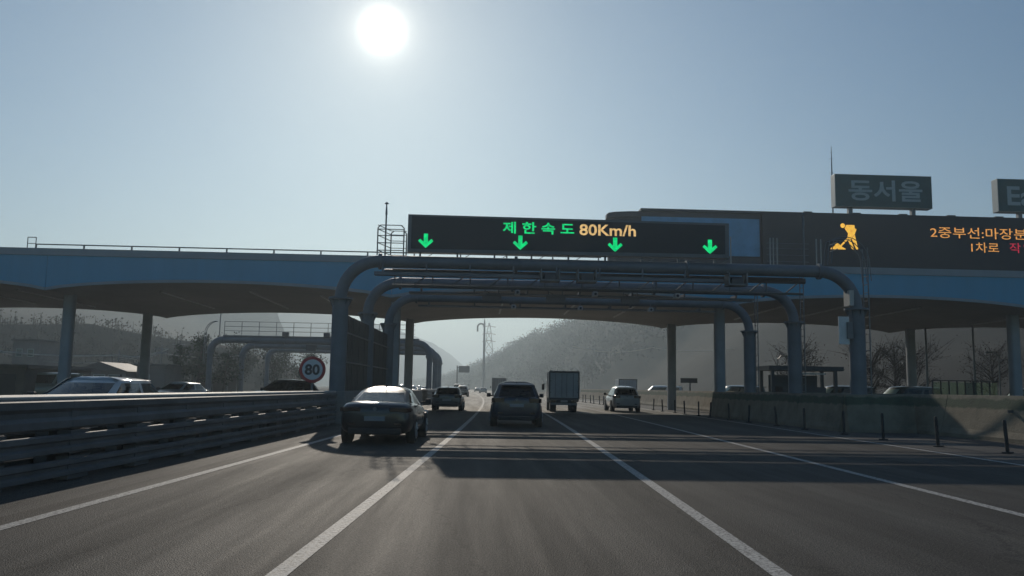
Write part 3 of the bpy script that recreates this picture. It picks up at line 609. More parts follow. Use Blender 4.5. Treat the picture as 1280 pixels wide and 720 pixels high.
# ------------------------------------------------------------------ median: guardrail, blocks, screen, speed sign
def guardrail(y0, y1, off, label, near_detail=True):
    t = thing('median_guardrail', label, 'guardrail', (off + xc((y0 + y1) / 2), (y0 + y1) / 2, 0), 'median guardrails')
    WP = [(0.0, -0.5), (0.05, -0.42), (0.05, -0.2), (0.0, -0.08), (0.0, 0.08), (0.05, 0.2), (0.05, 0.42), (0.0, 0.5)]
    n = max(1, int((y1 - y0) / 4))
    for side in (0, 1):
        for zc, hh in ((0.185, 0.225), (0.50, 0.25), (0.885, 0.40)):
            for k in range(n):
                a, b = y0 + k * (y1 - y0) / n, y0 + (k + 1) * (y1 - y0) / n - 0.006
                mb = MB(); s = 1 if side == 0 else -1; o = off if side == 0 else off - 0.46
                pr = [(u, v * hh) for u, v in WP]; pts = pr + [(u - 0.008, v) for u, v in reversed(pr)]
                va = [(o + s * u + xc(a), a, zc + v) for u, v in pts]; vb = [(o + s * u + xc(b), b, zc + v) for u, v in pts]; q = len(pts)
                mb.add(va + vb, [tuple(range(q)), tuple(range(q, 2 * q))[::-1]] + [(i, (i + 1) % q, (i + 1) % q + q, i + q) for i in range(q)])
                mb.build('rail_beam', M['rail'], t)
    m = int((y1 - y0) / 2)
    for k in range(m + 1):
        y = min(y0 + k * 2, y1 - 0.1); x = xc(y) + off - 0.23
        MB().box(x - 0.06, x + 0.06, y - 0.07, y + 0.07, 0, 1.08).build('post', M['rail'], t)
        mb = MB()
        for z in (0.19, 0.5, 0.88): mb.box(x - 0.23, x - 0.061, y - 0.3, y + 0.3, z - 0.17, z + 0.17); mb.box(x + 0.061, x + 0.23, y - 0.3, y + 0.3, z - 0.17, z + 0.17)
        tag(mb.build('spacer', M['rail'], t), kind='stuff')
    ys = [y0 + (y1 - y0) * i / max(4, n) for i in range(max(4, n) + 1)]
    MB().tube([(xc(y) + off - 0.02, y, 1.10) for y in ys], 0.034, 10).build('top_pipe', M['pipe'], t, smooth=True)
    MB().tube([(xc(y) + off - 0.44, y, 1.10) for y in ys], 0.034, 10).build('top_pipe', M['pipe'], t, smooth=True)
    return t
guardrail(-10, 29.0, -5.95, 'dark stacked beam guardrail with pale top pipe along the left foreground')
guardrail(64, 128, -5.8, 'hazy median guardrail continuing beyond the overpass')
def block(x0, x1, y0, y1, h, label):
    o = MB().prism([(x0, 0), (x1, 0), (x1 - 0.05, 0.15), (x1 - 0.16, h), (x0 + 0.16, h), (x0 + 0.05, 0.15)], y0, y1).build('median_block', M['concrete'], bevel=0.02)
    return tag(recentre(o), label, 'concrete barrier', 'concrete blocks along the median')
block(-5.45, -4.28, 29.15, 34.9, 1.12, 'dark concrete median block around the foot of the nearest gantry')
block(-5.3, -4.0, 35.0, 44.4, 1.08, 'concrete median block under the screen behind the black sedan')
block(-5.2, -3.85, 44.5, 63.5, 1.05, 'concrete median block around the overpass piers left of the lanes')
sc = thing('median_screen', 'tall dark ribbed screen between the gantry columns along the median', 'screen', (-4.75, 36.3, 1.1), None)
n = 8
for k in range(n):
    y0_, y1_ = 30.75 + k * 1.42, 30.75 + (k + 1) * 1.42 - 0.03
    x0_ = -4.72 + 0.3 * k / n
    mb = MB()
    for j in range(7):
        a = y0_ + (y1_ - y0_) * j / 7; b = y0_ + (y1_ - y0_) * (j + 1) / 7 - 0.05
        mb.box(x0_ - 0.03 - (0.04 if j % 2 else 0), x0_ + 0.03 - (0.04 if j % 2 else 0), a, b + 0.05, 1.12, 3.85)
    mb.build('panel', M['panel'], sc)
for z in (2.15, 3.2):
    MB().tube([(-4.66, 30.7, z), (-4.36, 42.2, z)], 0.03, 6).build('screen_rail', M['steel'], sc)
sp = thing('speed_limit_sign', 'round 80 speed limit sign with red ring on median post', 'road sign', (-5.74, 30.2, 0))
MB().tube([(-5.74, 30.2, 0), (-5.74, 30.2, 2.0)], 0.045, 8).build('post', M['steel'], sp)
disc = MB().tube([(-5.74, 30.14, 1.85), (-5.74, 30.11, 1.85)], 0.46, 40).build('disc', M['red'], sp)
MB().tube([(-5.74, 30.109, 1.85), (-5.74, 30.104, 1.85)], 0.355, 40).build('disc_face', M['signwhite'], disc)
put_text('lettering', '80', -6.0, -5.48, 1.66, 2.04, 30.10, M['signblack'], disc, 0.03)

# ------------------------------------------------------------------ right side wall and posts
WX = 15.9
bw = thing('concrete_barrier', 'long stained concrete barrier wall along the right shoulder', 'barrier wall', (WX, 46, 0))
prof = [(-0.42, -0.05), (-0.42, 0.12), (-0.34, 0.3), (-0.10, 1.36), (0.10, 1.36), (0.34, 0.3), (0.42, 0.12), (0.42, -0.05)]
y = 8.0; k = 0
while y < 128:
    L_ = 5.0; mb = MB(); mb.prism([(WX + u, v) for u, v in prof], y, y + L_ - 0.02)
    mb.build('wall_segment', M['moss'], bw, bevel=0.012); y += L_; k += 1
iw = thing('gantry_island_wall', 'dark concrete island wall in front of the right gantry columns', 'barrier wall', (13.4, 38, 0))
for k in range(4):
    y = 29.9 + k * 4.2; mb = MB(); mb.prism([(13.16 + u * .7, v * .97) for u, v in prof], y, y + 4.18); mb.build('wall_segment', M['moss'], iw, bevel=0.012)
mb = MB(); mb.prism([(29.62 + u * .7, v * .97 - .003) for u, v in prof], 13.0, 15.42, 'x'); mb.build('end_wall', M['moss'], iw, bevel=0.012)
for i, (y, z, wd) in enumerate(((23.0, 1.40, 'topmost on the wall'), )):
    t = thing('wall_reflector', 'small pale reflector on top of the sunlit stained wall', 'reflector', (WX, 23.3, 1.36))
    MB().box(WX - 0.03, WX + 0.03, 23.27, 23.33, 1.36, 1.42).build('foot', M['steel'], t)
    MB().tube([(WX - 0.08, 23.3, 1.46), (WX + 0.06, 23.3, 1.46)], 0.06, 10).build('reflector_head', M['pipe'], t)
t = thing('wall_reflector', 'small reflector bracket on the face of the sunlit stained wall', 'reflector', (WX - 0.15, 24.4, 0.8))
MB().box(WX - 0.36, WX - 0.18, 24.38, 24.42, 0.86, 0.94).build('bracket', M['steel'], t)
ORD = 'first second third fourth fifth sixth seventh eighth ninth tenth eleventh twelfth thirteenth fourteenth fifteenth sixteenth seventeenth eighteenth nineteenth twentieth twenty-first twenty-second twenty-third twenty-fourth'.split()
first = None
posts_y = [19.8, 22.0, 24.8, 27.7, 30.8, 34, 37.2, 40.4, 43.4, 46.0, 48.7, 51.5, 54.5, 57.8, 74, 77, 80, 83, 86, 89, 92]
for i, y in enumerate(posts_y):
    x = 12.56 if i == 0 else 12.0 + (0.1 if i % 2 else 0) - (0.9 if y > 70 else 0)
    if first is None:
        first = thing('delineator_post', '', 'bollard', (x, y, 0.0), 'black delineator posts along the right shoulder')
        MB().tube([(0, 0, 0), (0, 0, 0.035)], 0.13, 14).build('base', M['black'], first, world=False)
        MB().tube([(0, 0, 0.035), (0, 0, 0.74), (0, 0, 0.78)], [0.042, 0.042, 0.03], 10).build('tube', M['black'], first, smooth=True, world=False)
        for z in (0.5, 0.64): MB().tube([(0, 0, z), (0, 0, z + 0.06)], 0.0435, 10).build('band', M['black'], first, world=False)
        o = first
    else: o = copy_tree(first)
    o.location = (x, y, 0.002); o.rotation_euler = (R(random.uniform(-3, 3)), R(random.uniform(-4, 4)), 0)
    o['label'] = 'slim black delineator post on the right shoulder, %s in the row counting from the camera' % ORD[i]

# ------------------------------------------------------------------ vehicles
NODES = [('r', 0), ('r', .3), ('r', .58), ('r', .80), ('r', .9), ('s', -.93), ('s', -.80), ('s', -.55), ('s', -.12), ('s', -.02), ('s', .3), ('s', .62), ('s', .84), ('s', .94), ('f', .9), ('f', .78), ('f', .5), ('f', 0)]
def cabin_point(nd, t, c):
    w = c['w0'] + (c['w1'] - c['w0']) * t; 
    yr = c['yr0'] + (c['yr1'] - c['yr0']) * t ** c.get('pr', 1); yf = c['yf0'] + (c['yf1'] - c['yf0']) * t
    yc_, l = (yr + yf) / 2, (yf - yr) / 2; n = 7; k, s = nd
    if k == 'r': x, y = s * w, -l * (1 - abs(s) ** n) ** (1 / n) * (1 - 0.0) + 0.10 * s * s * 0.6
    elif k == 'f': x, y = s * w, l * (1 - abs(s) ** n) ** (1 / n) - 0.22 * s * s
    else: x, y = w * (1 - abs(s) ** n) ** (1 / n), l * s - (0.12 * max(0, s - .5)) + (0.06 * max(0, -s - .5))
    return (x, y + yc_, c['z0'] + (c['z1'] - c['z0']) * t)
def make_vehicle(kind, c):
    L, Wd = c['L'], c['W']; root = thing(c['name'], '', c['cat'])
    fr = [-.5, -.492, -.47, -.43, -.36, -.2, 0, .2, .34, .42, .47, .492, .5]
    wf = [.74, .86, .94, .98, 1, 1, 1, 1, .985, .95, .90, .84, .72]
    zb = [.42, .32, .27, .25, .24, .22, .22, .22, .24, .25, .27, .31, .40]
    mb = MB(); q = None
    for i, f in enumerate(fr):
        w = Wd / 2 * wf[i]; y = f * L
        zt = np.interp(f, c['tf'], c['tz']); b = zb[i]
        half = [(0, b), (.75 * w, b), (.93 * w, b + .06), (.985 * w, b + .2), (w, .62), (.975 * w, zt - .24), (.94 * w, zt - .09), (.87 * w, zt - .02), (.72 * w, zt + .005), (0, zt + .025)]
        ring = half + [(-x, z) for x, z in reversed(half[1:-1])]; q = len(ring)
        mb.v += [(x, y, z) for x, z in ring]
    m = len(fr)
    mb.f = [(i * q + k, i * q + (k + 1) % q, (i + 1) * q + (k + 1) % q, (i + 1) * q + k) for i in range(m - 1) for k in range(q)] + [tuple(range(q))[::-1], tuple(range((m - 1) * q, m * q))]
    body = mb.build('body', M['paint'], root, smooth=True, world=False)
    ss = body.modifiers.new('subsurf', 'SUBSURF'); ss.levels = 1; ss.render_levels = 1
    # greenhouse: pillars and roof are one mesh, each pane is cut from the same surface
    ts = [0, .10, .36, .62, .86, .95, 1.0]; nn = len(NODES)
    G = [[cabin_point(nd, t, c) for nd in NODES] for t in ts]
    fp = {'cab': [], 'rear_window': [], 'rear_side_window': [], 'front_side_window': [], 'windscreen': []}
    def region(i, j):
        if not 1 <= i < 4: return 'cab'
        if j < 3: return 'rear_window'
        if 6 <= j < 8: return 'rear_side_window'
        if 9 <= j < 12: return 'front_side_window'
        if j >= 15: return 'windscreen'
        return 'cab'
    acc = {}
    for i in range(len(ts) - 1):
        for j in range(nn - 1):
            rg = region(i, j); qd = [G[i][j], G[i][j + 1], G[i + 1][j + 1], G[i + 1][j]]
            for s in (1, -1):
                key = rg if 'side' not in rg else rg + ('R' if s > 0 else 'L')
                acc.setdefault(key, []).append([(s * x, y, z) for x, y, z in (qd if s > 0 else qd[::-1])])
    yrf = (G[-1][0][1] + G[-1][-1][1]) / 2              # roof cap
    prev = G[-1]
    for sc_, dz, sh in ((.9, .045, .08), (.6, .105, .26), (0.25, .122, .34)):
        cur = [(x * sc_, yrf + (y - yrf) * sc_ + sh * c.get('sh', 1), c['z1'] + dz * c.get('crown', .8)) for x, y, z in G[-1]]
        for j in range(nn - 1):
            for s in (1, -1):
                qd = [prev[j], prev[j + 1], cur[j + 1], cur[j]]; acc['cab'].append([(s * x, y, z) for x, y, z in (qd if s > 0 else qd[::-1])])
        prev = cur
    loop = [(x, y, z) for x, y, z in prev] + [(-x, y, z) for x, y, z in reversed(prev[1:-1])]; acc['cab'].append(loop)
    for key, faces in acc.items():
        mb = MB(); vm = {}
        for fc in faces:
            ids = []
            for p in fc:
                kq = tuple(round(v, 4) for v in p)
                if kq not in vm: vm[kq] = len(mb.v); mb.v.append(p)
                if vm[kq] not in ids: ids.append(vm[kq])
            if len(ids) > 2: mb.f.append(tuple(ids))
        nm = key.rstrip('RL') if 'side' in key else key
        mb.build('roof' if key == 'cab' else nm, M['paint'] if key == 'cab' else (M['tint'] if (key == 'rear_window' and c.get('tint')) or ('rear_side' in key and c.get('tint')) else M[c.get('ws', 'screen') if key == 'windscreen' else 'glass']), root, smooth=True, world=False)
    mb = MB()
    for x in (-.38, .38):
        for yy in ((c['yf0'] + c['yr0']) / 2 + .35, (c['yf0'] + c['yr0']) / 2 - .45):
            mb.box(x - .23, x + .23, yy - .08, yy + .08, c['z0'] - .25, c['z0'] + .22); mb.box(x - .12, x + .12, yy - .05, yy + .05, c['z0'] + .22, c['z0'] + .30)
    st = mb.build('seats', M['seat'], root, world=False, bevel=.04)
    # wheels
    for s in (-1, 1):
        for yy in (-c['wb'] / 2 - .03, c['wb'] / 2 + .03):
            x = s * (Wd / 2 - .11); rw = c.get('rw', .335)
            MB().tube([(x - s * .02, yy, rw + .01), (x + s * .122, yy, rw + .01)], rw + .055, 24).build('wheel_arch', M['black'], root, smooth=True, world=False)
            wl = MB().tube([(x - s * .12, yy, rw), (x - s * .09, yy, rw), (x + s * .11, yy, rw), (x + s * .132, yy, rw)], [rw - .04, rw, rw, rw - .045], 24).build('wheel', M['tyre'], root, smooth=True, world=False)
            MB().tube([(x + s * .130, yy, rw), (x + s * .14, yy, rw)], rw * .66, 18).build('rim', M['rim'], wl, world=False)
            ul = MB()
            for k in range(5):
                a = 2 * math.pi * k / 5 + .3; ul.tube([(x + s * .141, yy + .05 * math.cos(a), rw + .05 * math.sin(a)), (x + s * .146, yy + .2 * math.cos(a), rw + .2 * math.sin(a))], [.03, .02], 5)
            ul.build('spokes', M['rim'], wl, world=False)
    # lamps, bumpers, plate, mirrors
    lz, lh, lw = c['tl']
    for s in (-1, 1):
        w = Wd / 2
        mb = MB(); mb.add([(s * (w * .90 - lw), -L / 2 - .004, lz - lh / 2), (s * w * .86, -L / 2 - .001, lz - lh / 2), (s * w * .965, -L / 2 + .10, lz - lh / 2), (s * w * .99, -L / 2 + .34, lz - lh / 4),
                           (s * (w * .90 - lw), -L / 2 - .004, lz + lh / 2), (s * w * .86, -L / 2 - .001, lz + lh / 2), (s * w * .965, -L / 2 + .10, lz + lh / 2), (s * w * .985, -L / 2 + .34, lz + lh / 4),
                           (s * (w * .80 - lw), -L / 2 + .1, lz), (s * w * .8, -L / 2 + .4, lz)],
                          [(0, 1, 5, 4), (1, 2, 6, 5), (2, 3, 7, 6), (4, 5, 6, 7, 9, 8), (0, 8, 9, 3, 2, 1), (0, 4, 8), (3, 9, 7)])
        mb.build('tail_lamp', M['tail'], root, world=False)
        MB().box(s * w * .80 - .16, s * w * .80 + .16, L / 2 - .16, L / 2 - .03, c['hl'] - .07, c['hl'] + .07).build('head_lamp', M['head'], root, world=False, bevel=.04)
        mz = c['z0'] + .08; my = c['yf0'] - .62
        mi = MB().box(s * (w + .03), s * (w + .20), my - .06, my + .07, mz - .06, mz + .09).build('wing_mirror', M['black'], root, world=False, bevel=.03)
        MB().box(s * (w - .08), s * (w + .031), my - .02, my + .04, mz - .04, mz + .01).build('mirror_arm', M['black'], mi, world=False)
        MB().box(s * w * .62 - .09, s * w * .62 + .09, -L / 2 - .012, -L / 2 + .04, .50, .55).build('reflector', M['tail'], root, world=False)
        for yy in (-.35, .62): MB().box(s * w * 1.0 - .01, s * w * 1.0 + .012, yy - .1, yy + .1, c['z0'] - .22, c['z0'] - .19).build('door_handle', M['paint'], root, world=False)
    MB().box(-Wd * .36, Wd * .36, -L / 2 - .02, -L / 2 + .2, .26, .42).build('rear_valance', M['black'], root, world=False, bevel=.03)
    MB().box(-Wd * .40, Wd * .40, L / 2 - .16, L / 2 + .015, .26, .50).build('grille', M['black'], root, world=False, bevel=.03)
    MB().box(-.26, .26, -L / 2 - .026, -L / 2 - .002, c['pz'] - .06, c['pz'] + .06).build('number_plate', M['plate'], root, world=False)
    MB().box(-.26, .26, L / 2 + .012, L / 2 + .026, .44, .55).build('number_plate', M['plate'], root, world=False)
    MB().tube([(0, -L / 2 - .004, c['ez']), (0, -L / 2 - .016, c['ez'])], .05, 14).build('emblem', M['sign_frame'], root, world=False)
    MB().box(-Wd * .42, Wd * .42, -L / 2 - .008, -L / 2 + .05, c['pz'] + .13, c['pz'] + .14).build('tailgate_seam', M['black'], root, world=False)
    yt = c['yr1'] + .35
    MB().add([(-.02, yt - .1, c['z1'] + .03), (.02, yt - .1, c['z1'] + .03), (.02, yt + .14, c['z1'] + .04), (-.02, yt + .14, c['z1'] + .04), (0, yt - .1, c['z1'] + .15)], [(0, 1, 2, 3), (0, 4, 1), (1, 4, 2), (2, 4, 3), (3, 4, 0)]).build('roof_fin', M['black'], root, world=False)
    if c.get('spoiler'): MB().box(-c['w1'] * .82, c['w1'] * .82, c['yr1'] - .16, c['yr1'] + .2, c['z1'] - .035, c['z1'] + .012).build('spoiler', M['paint'], root, world=False, bevel=.015)
    if c.get('spoiler'): MB().tube([(0, c['yr0'] - .02 + .04, c['z0'] + .1), (.33, c['yr0'] + .03, c['z0'] + .16)], .012, 5).build('wiper', M['black'], root, world=False)
    return root
CFG = {
 'sedan': dict(name='sedan_car', cat='car', k=.895, L=4.9, W=1.87, wb=2.84, tf=[-.5, -.49, -.47, -.42, -.2, .2, .40, .48, .5], tz=[.86, .97, 1.03, 1.07, 1.08, .97, .90, .78, .68], w0=.85, w1=.65, yr0=-2.12, yr1=-.80, yf0=1.35, yf1=.35, z0=.96, z1=1.36, tl=(.88, .10, .46), hl=.70, pz=.66, ez=.90, rw=.335, crown=1.0),
 'suv': dict(name='suv_car', cat='car', L=4.65, W=1.88, wb=2.72, tf=[-.5, -.48, -.2, .2, .38, .47, .5], tz=[1.02, 1.12, 1.07, 1.06, 1.02, .90, .78], w0=.89, w1=.69, yr0=-2.26, yr1=-1.85, yf0=1.3, yf1=.45, z0=1.05, z1=1.55, tl=(.98, .16, .38), hl=.82, pz=.80, ez=1.02, rw=.36, tint=True, spoiler=True, crown=1.25),
 'hatch': dict(name='hatchback_car', cat='car', L=4.45, W=1.80, wb=2.65, tf=[-.5, -.48, -.2, .2, .38, .47, .5], tz=[.90, .99, .95, .94, .88, .78, .68], w0=.84, w1=.66, yr0=-2.12, yr1=-1.4, yf0=1.4, yf1=.4, z0=.93, z1=1.37, tl=(.88, .16, .34), hl=.72, pz=.66, ez=.95, rw=.325, spoiler=True, crown=.65),
 'van': dict(name='passenger_van', cat='van', L=5.1, W=1.92, wb=3.1, tf=[-.5, -.48, -.2, .2, .38, .47, .5], tz=[1.05, 1.14, 1.10, 1.10, 1.06, .98, .82], w0=.90, w1=.76, yr0=-2.5, yr1=-2.32, yf0=2.1, yf1=1.15, z0=1.08, z1=1.92, tl=(1.05, .4, .14), hl=.85, pz=.72, ez=1.0, rw=.34)}
CFG['van']['spoiler'] = True; CFG['van']['ws'] = 'sky_glare'
PROTO = {}
def vehicle(kind, label, x, y, rz, color, group='vehicles on the near carriageway', z=0.0, k=None):
    if kind not in PROTO: PROTO[kind] = make_vehicle(kind, CFG[kind]); o = PROTO[kind]
    else: o = copy_tree(PROTO[kind])
    o.location = (x, y, z); o.rotation_euler = (0, 0, R(rz)); o.scale = (k or CFG[kind].get('k', .93),) * 3; tag(o, label, CFG[kind]['cat'], group)
    def setc(q):
        q.color = (*color, 1)
        for ch in q.children: setc(ch)
    setc(o); return o
BLACKP, NAVY, WHITEP, SILVER, GREYP = (0.012, 0.013, 0.016), (0.012, 0.022, 0.042), (0.62, 0.63, 0.62), (0.42, 0.43, 0.43), (0.10, 0.105, 0.11)
vehicle('sedan', 'black sedan close ahead in the left lane beside the gantry foot', -2.2, 21.7, -2.0, BLACKP)
vehicle('suv', 'dark navy SUV with pale roof edge ahead in the centre lane', 1.45, 31.2, -1.4, NAVY)
vehicle('hatch', 'dark grey hatchback under the overpass ahead of the black sedan', -1.55, 49.4, -1.2, GREYP)
vehicle('suv', 'white SUV with dark rear in the right lane beyond the shadow', 9.2, 53.6, -1.0, (0.30, 0.31, 0.32))
vehicle('hatch', 'silver hatchback driving towards the camera behind the left guardrail', -8.2, 18.9, 180 - 1, SILVER, 'oncoming vehicles', k=0.985)
vehicle('suv', 'dark boxy SUV on the far side left of the 80 sign', -10.2, 46, 150, BLACKP, 'oncoming vehicles')
vehicle('hatch', 'small white car behind the guardrail left of the dark boxy SUV', -17.4, 51, 168, WHITEP, 'oncoming vehicles')
vehicle('van', 'pale van at the far left beside the dark building', -30.6, 62.5, 110, (0.3, 0.36, 0.34), 'oncoming vehicles')
# far traffic in the near direction
vehicle('hatch', 'tiny silver car far ahead in the centre lanes left of the navy SUV', 1.7, 205, 2, SILVER)
vehicle('sedan', 'tiny dark car far ahead right of the tall mast', 0.4, 268, 3, BLACKP)
vehicle('hatch', 'tiny white car far ahead beyond the tiny silver car', 2.9, 300, 4, WHITEP)
vehicle('suv', 'small grey SUV far ahead in the left lane queue nearest the hatchback', -1.9, 122, 0, GREYP)
vehicle('van', 'small dark van far ahead in the left lane queue', -3.1, 150, 0, BLACKP)
vehicle('sedan', 'small silver sedan far ahead in the left lane queue behind the grey SUV', -2.2, 136, 0, SILVER)
for i in range(16):                          # hazy oncoming queue
    k = ['hatch', 'sedan', 'suv', 'van'][i % 4]; y = 150 + i * 13 + random.uniform(-3, 3)
    vehicle(k, 'tiny hazy car in the far oncoming queue left of the tall mast', xc(y) - random.choice((9.6, 13.4, 17.1, 20.8)), y, 180, random.choice((WHITEP, SILVER, GREYP, WHITEP)), 'far oncoming queue')
# queue on the side road
vehicle('van', 'dark van with pale green windscreen just left of the sunlit wall stains', 27.4, 53.2, 102, (0.04, 0.06, 0.055), 'vehicles on the side road')
vehicle('van', 'dark van with pale green windscreen between shelter and gantry column', 24.4, 56.0, 102, (0.04, 0.06, 0.055), 'vehicles on the side road')
vehicle('van', 'dark van with pale green windscreen at the right edge of the photo', 35.4, 53.0, 102, (0.04, 0.06, 0.055), 'vehicles on the side road')
vehicle('van', 'dark van with pale green windscreen between the two right overpass piers', 21.9, 70.5, 102, (0.04, 0.08, 0.06), 'vehicles on the side road')
vehicle('van', 'far pale van on the side road left of the overpass pier', 20.2, 92, 75, WHITEP, 'vehicles on the side road')

def cargo_truck(label, x, y, rz, bw, bh, L, group, boxm, z=0.0):
    t = thing('box_truck', label, 'truck', (x, y, z), group, R(rz)); k = dict(world=False)
    h = bw / 2; zf = 0.78
    bx = MB().box(-h, h, 0, L, zf, zf + bh).build('cargo_box', boxm, t, bevel=0.02, **k)
    for s in (-1, 1):
        dr = MB().box(0.012 if s > 0 else -h + .07, h - .07 if s > 0 else -.012, -.025, -.002, zf + .08, zf + bh - .1).build('rear_door', boxm, bx, bevel=0.008, **k)
        for xx in (.14, .52): MB().tube([(s * xx * 1.0, -.045, zf + .1), (s * xx, -.045, zf + bh - .12)], .016, 6).build('lock_rod', M['steel'], bx, **k)
        for zz in (.35, 1.0, 1.6): MB().box(s * (h - .07) - .04, s * (h - .07) + .04, -.035, -.003, zf + zz - .03, zf + zz + .03).build('hinge', M['steel'], bx, **k)
        MB().box(s * h - .04 - (0 if s > 0 else 0), s * h + .04, -.02, .05, zf - .02, zf + bh + .025).build('corner_post', M['hall'], t, **k)
        wl = MB().tube([(s * (h - .42), .75, .33), (s * (h - .08), .75, .33)], .33, 22).build('wheel', M['tyre'], t, smooth=True, **k); MB().tube([(s * (h - .079), .75, .33), (s * (h - .06), .75, .33)], .2, 16).build('rim', M['rim'], wl, **k)
        wl = MB().tube([(s * (h - .30), L + .75, .33), (s * (h - .08), L + .75, .33)], .33, 22).build('wheel', M['tyre'], t, smooth=True, **k); MB().tube([(s * (h - .079), L + .75, .33), (s * (h - .06), L + .75, .33)], .2, 16).build('rim', M['rim'], wl, **k)
        MB().box(s * (h - .2) - .15, s * (h - .2) + .15, -.03, .04, .58, .70).build('tail_lamp', M['tail'], t, **k)
        MB().box(s * (h - .25) - .2, s * (h - .25) + .2, 1.2, 1.22, .12, .62).build('mud_flap', M['black'], t, **k)
        mi = MB().box(s * (h + .06), s * (h + .22), L + 1.25, L + 1.32, 1.25, 1.6).build('wing_mirror', M['black'], t, bevel=.02, **k); MB().tube([(s * (h - .1), L + 1.3, 1.62), (s * (h + .14), L + 1.3, 1.62)], .015, 5).build('mirror_arm', M['black'], mi, **k)
    MB().box(-h, h, -.03, .06, zf + bh - .08, zf + bh + .03).build('top_sill', M['hall'], t, **k)
    MB().box(-h, h, -.03, .08, zf - .1, zf + .04).build('bottom_sill', M['hall'], t, **k)
    MB().box(-h * .9, h * .9, .02, .12, .40, .52).build('under_guard', M['steel'], t, **k)
    MB().box(-.4, .4, .1, L + 1.2, .48, .68).build('chassis', M['black'], t, **k)
    MB().box(-.2, .2, -.035, -.005, .56, .68).build('number_plate', M['plate'], t, **k)
    cb = MB(); c0, c1 = L + .12, L + 1.62; w = h * .97
    cb.prism([(c0, .5), (c1, .5), (c1 + .05, 1.05), (c1 - .35, 1.85), (c1 - .5, 1.93), (c0, 1.93)], -w, w, 'x'); cab = cb.build('cab', M['paint'], t, bevel=.05, **k); cab.color = (.5, .52, .53, 1)
    MB().add([(-w * .88, c1 + .052, 1.12), (w * .88, c1 + .052, 1.12), (w * .88, c1 - .31, 1.80), (-w * .88, c1 - .31, 1.80)], [(0, 1, 2, 3)]).build('windscreen', M['glassdark'], cab, **k)
    for s in (-1, 1): MB().box(s * w - .006, s * w + .006, c0 + .25, c1 - .3, 1.15, 1.75).build('side_window', M['glassdark'], cab, **k)
    return t
cargo_truck('grey box truck with double rear doors in the lane right of the navy SUV', 5.1, 49.2, -1.2, 1.70, 1.55, 2.8, 'vehicles on the near carriageway', M['cargo'])
cargo_truck('dark box truck farther ahead just left above the navy SUV', 3.75, 138, 0, 2.25, 2.1, 4.5, 'vehicles on the near carriageway', M['hall'])
cargo_truck('pale box truck beyond the white SUV behind the right barrier', 17.9, 100, -3, 2.1, 1.8, 4.0, 'vehicles on the side road', M['cargo'])

# ------------------------------------------------------------------ background buildings, poles, wires
def building(name, label, cat, x0, x1, y0, y1, h, wins=(), door=None, gable=0.0, roof_over=0.25):
    t = thing(name, label, cat, ((x0 + x1) / 2, (y0 + y1) / 2, 0))
    MB().box(x0, x1, y0, y1, 0, h).build('wall', M['wall'], t)
    o = roof_over
    if gable: MB().prism([(x0 - o, h - .1), (x1 + o, h - .1), ((x0 + x1) / 2, h + gable)], y0 - o, y1 + o).build('roof', M['roof'], t)
    else: MB().box(x0 - o, x1 + o, y0 - o, y1 + o, h, h + .25).build('roof', M['roof'], t)
    for (a, b, c, d) in wins:
        f = MB().box(a, b, y0 - .05, y0 + .02, c, d).build('window', M['sign_side'], t); MB().box(a + .08, b - .08, y0 - .055, y0 - .051, c + .08, d - .08).build('pane', M['glassdark'], f)
    if door: MB().box(door[0], door[1], y0 - .03, y0 + .02, 0, door[2]).build('door', M['hall'], t)
    return t
building('roadside_depot', 'dark low block building at the far left edge behind the guardrail', 'building', -44, -31.0, 60, 70, 2.1, door=(-34.5, -31.6, 1.7))
building('hillside_block', 'hazy tall block on the far left hillside', 'building', -58.6, -55.4, 110, 116, 6.2, [(-58.2, -57.4, 4.2, 5.2), (-56.8, -56.0, 4.2, 5.2)])
building('gabled_house', 'low gabled house with three windows behind the silver hatchback', 'house', -41.6, -36.3, 90, 97, 2.45, [(-41.2, -39.9, 1.2, 2.0), (-39.6, -38.4, 1.2, 2.0), (-38.1, -36.9, 1.2, 2.0)], gable=.85)
building('flat_roofed_house', 'flat roofed house between gabled house and left overpass pier', 'house', -36.0, -33.0, 92, 98, 3.0, [(-35.5, -34.6, 1.2, 2.1)])
t = thing('roadside_canopy', 'long low canopy on posts behind the small white car', 'canopy', (-31.7, 102, 0))
MB().box(-35, -28.6, 100, 105, 2.35, 2.6).build('roof', M['roof'], t)
for x in (-34.6, -32.6, -30.6, -28.9): MB().box(x - .1, x + .1, 100.2, 100.4, 0, 2.35).build('post', M['steel'], t)
MB().box(-34.4, -29, 104.7, 104.9, 0, 2.3).build('back_wall', M['wall'], t)
t = thing('toll_shelter', 'dark flat roofed shelter behind the right wall beside the farthest gantry column', 'shelter', (19.5, 51, 0))
MB().box(17.3, 21.8, 49.7, 52.3, 2.66, 2.92).build('roof', M['hall'], t)
for x in (17.6, 21.4):
    for y in (50.0, 52.0): MB().box(x - .09, x + .09, y - .09, y + .09, 0, 2.66).build('post', M['hall'], t)
MB().box(17.9, 20.9, 51.5, 51.6, 0, 2.4).build('back_wall', M['hall'], t)
MB().box(18.3, 20.9, 50.2, 51.4, 0, 1.7).build('booth', M['hall'], t)
MB().box(19.0, 20.9, 50.1, 50.16, 2.45, 2.52).build('lamp_strip', M['white'], t)
fn = thing('glass_noise_screen', 'low screen of glass panels on the side road behind the sunlit wall', 'screen', (29.2, 50, 0))
for k in range(8):
    x = 27.3 + k * .5
    fr = MB().box(x, x + .06, 50, 50.08, 0, 2.2).build('post', M['black'], fn)
    MB().box(x + .06, x + .5, 50.02, 50.05, .2, 2.12).build('pane', M['clear'], fn)
MB().box(27.3, 31.36, 49.98, 50.1, 2.2, 2.25).build('top_bar', M['black'], fn)
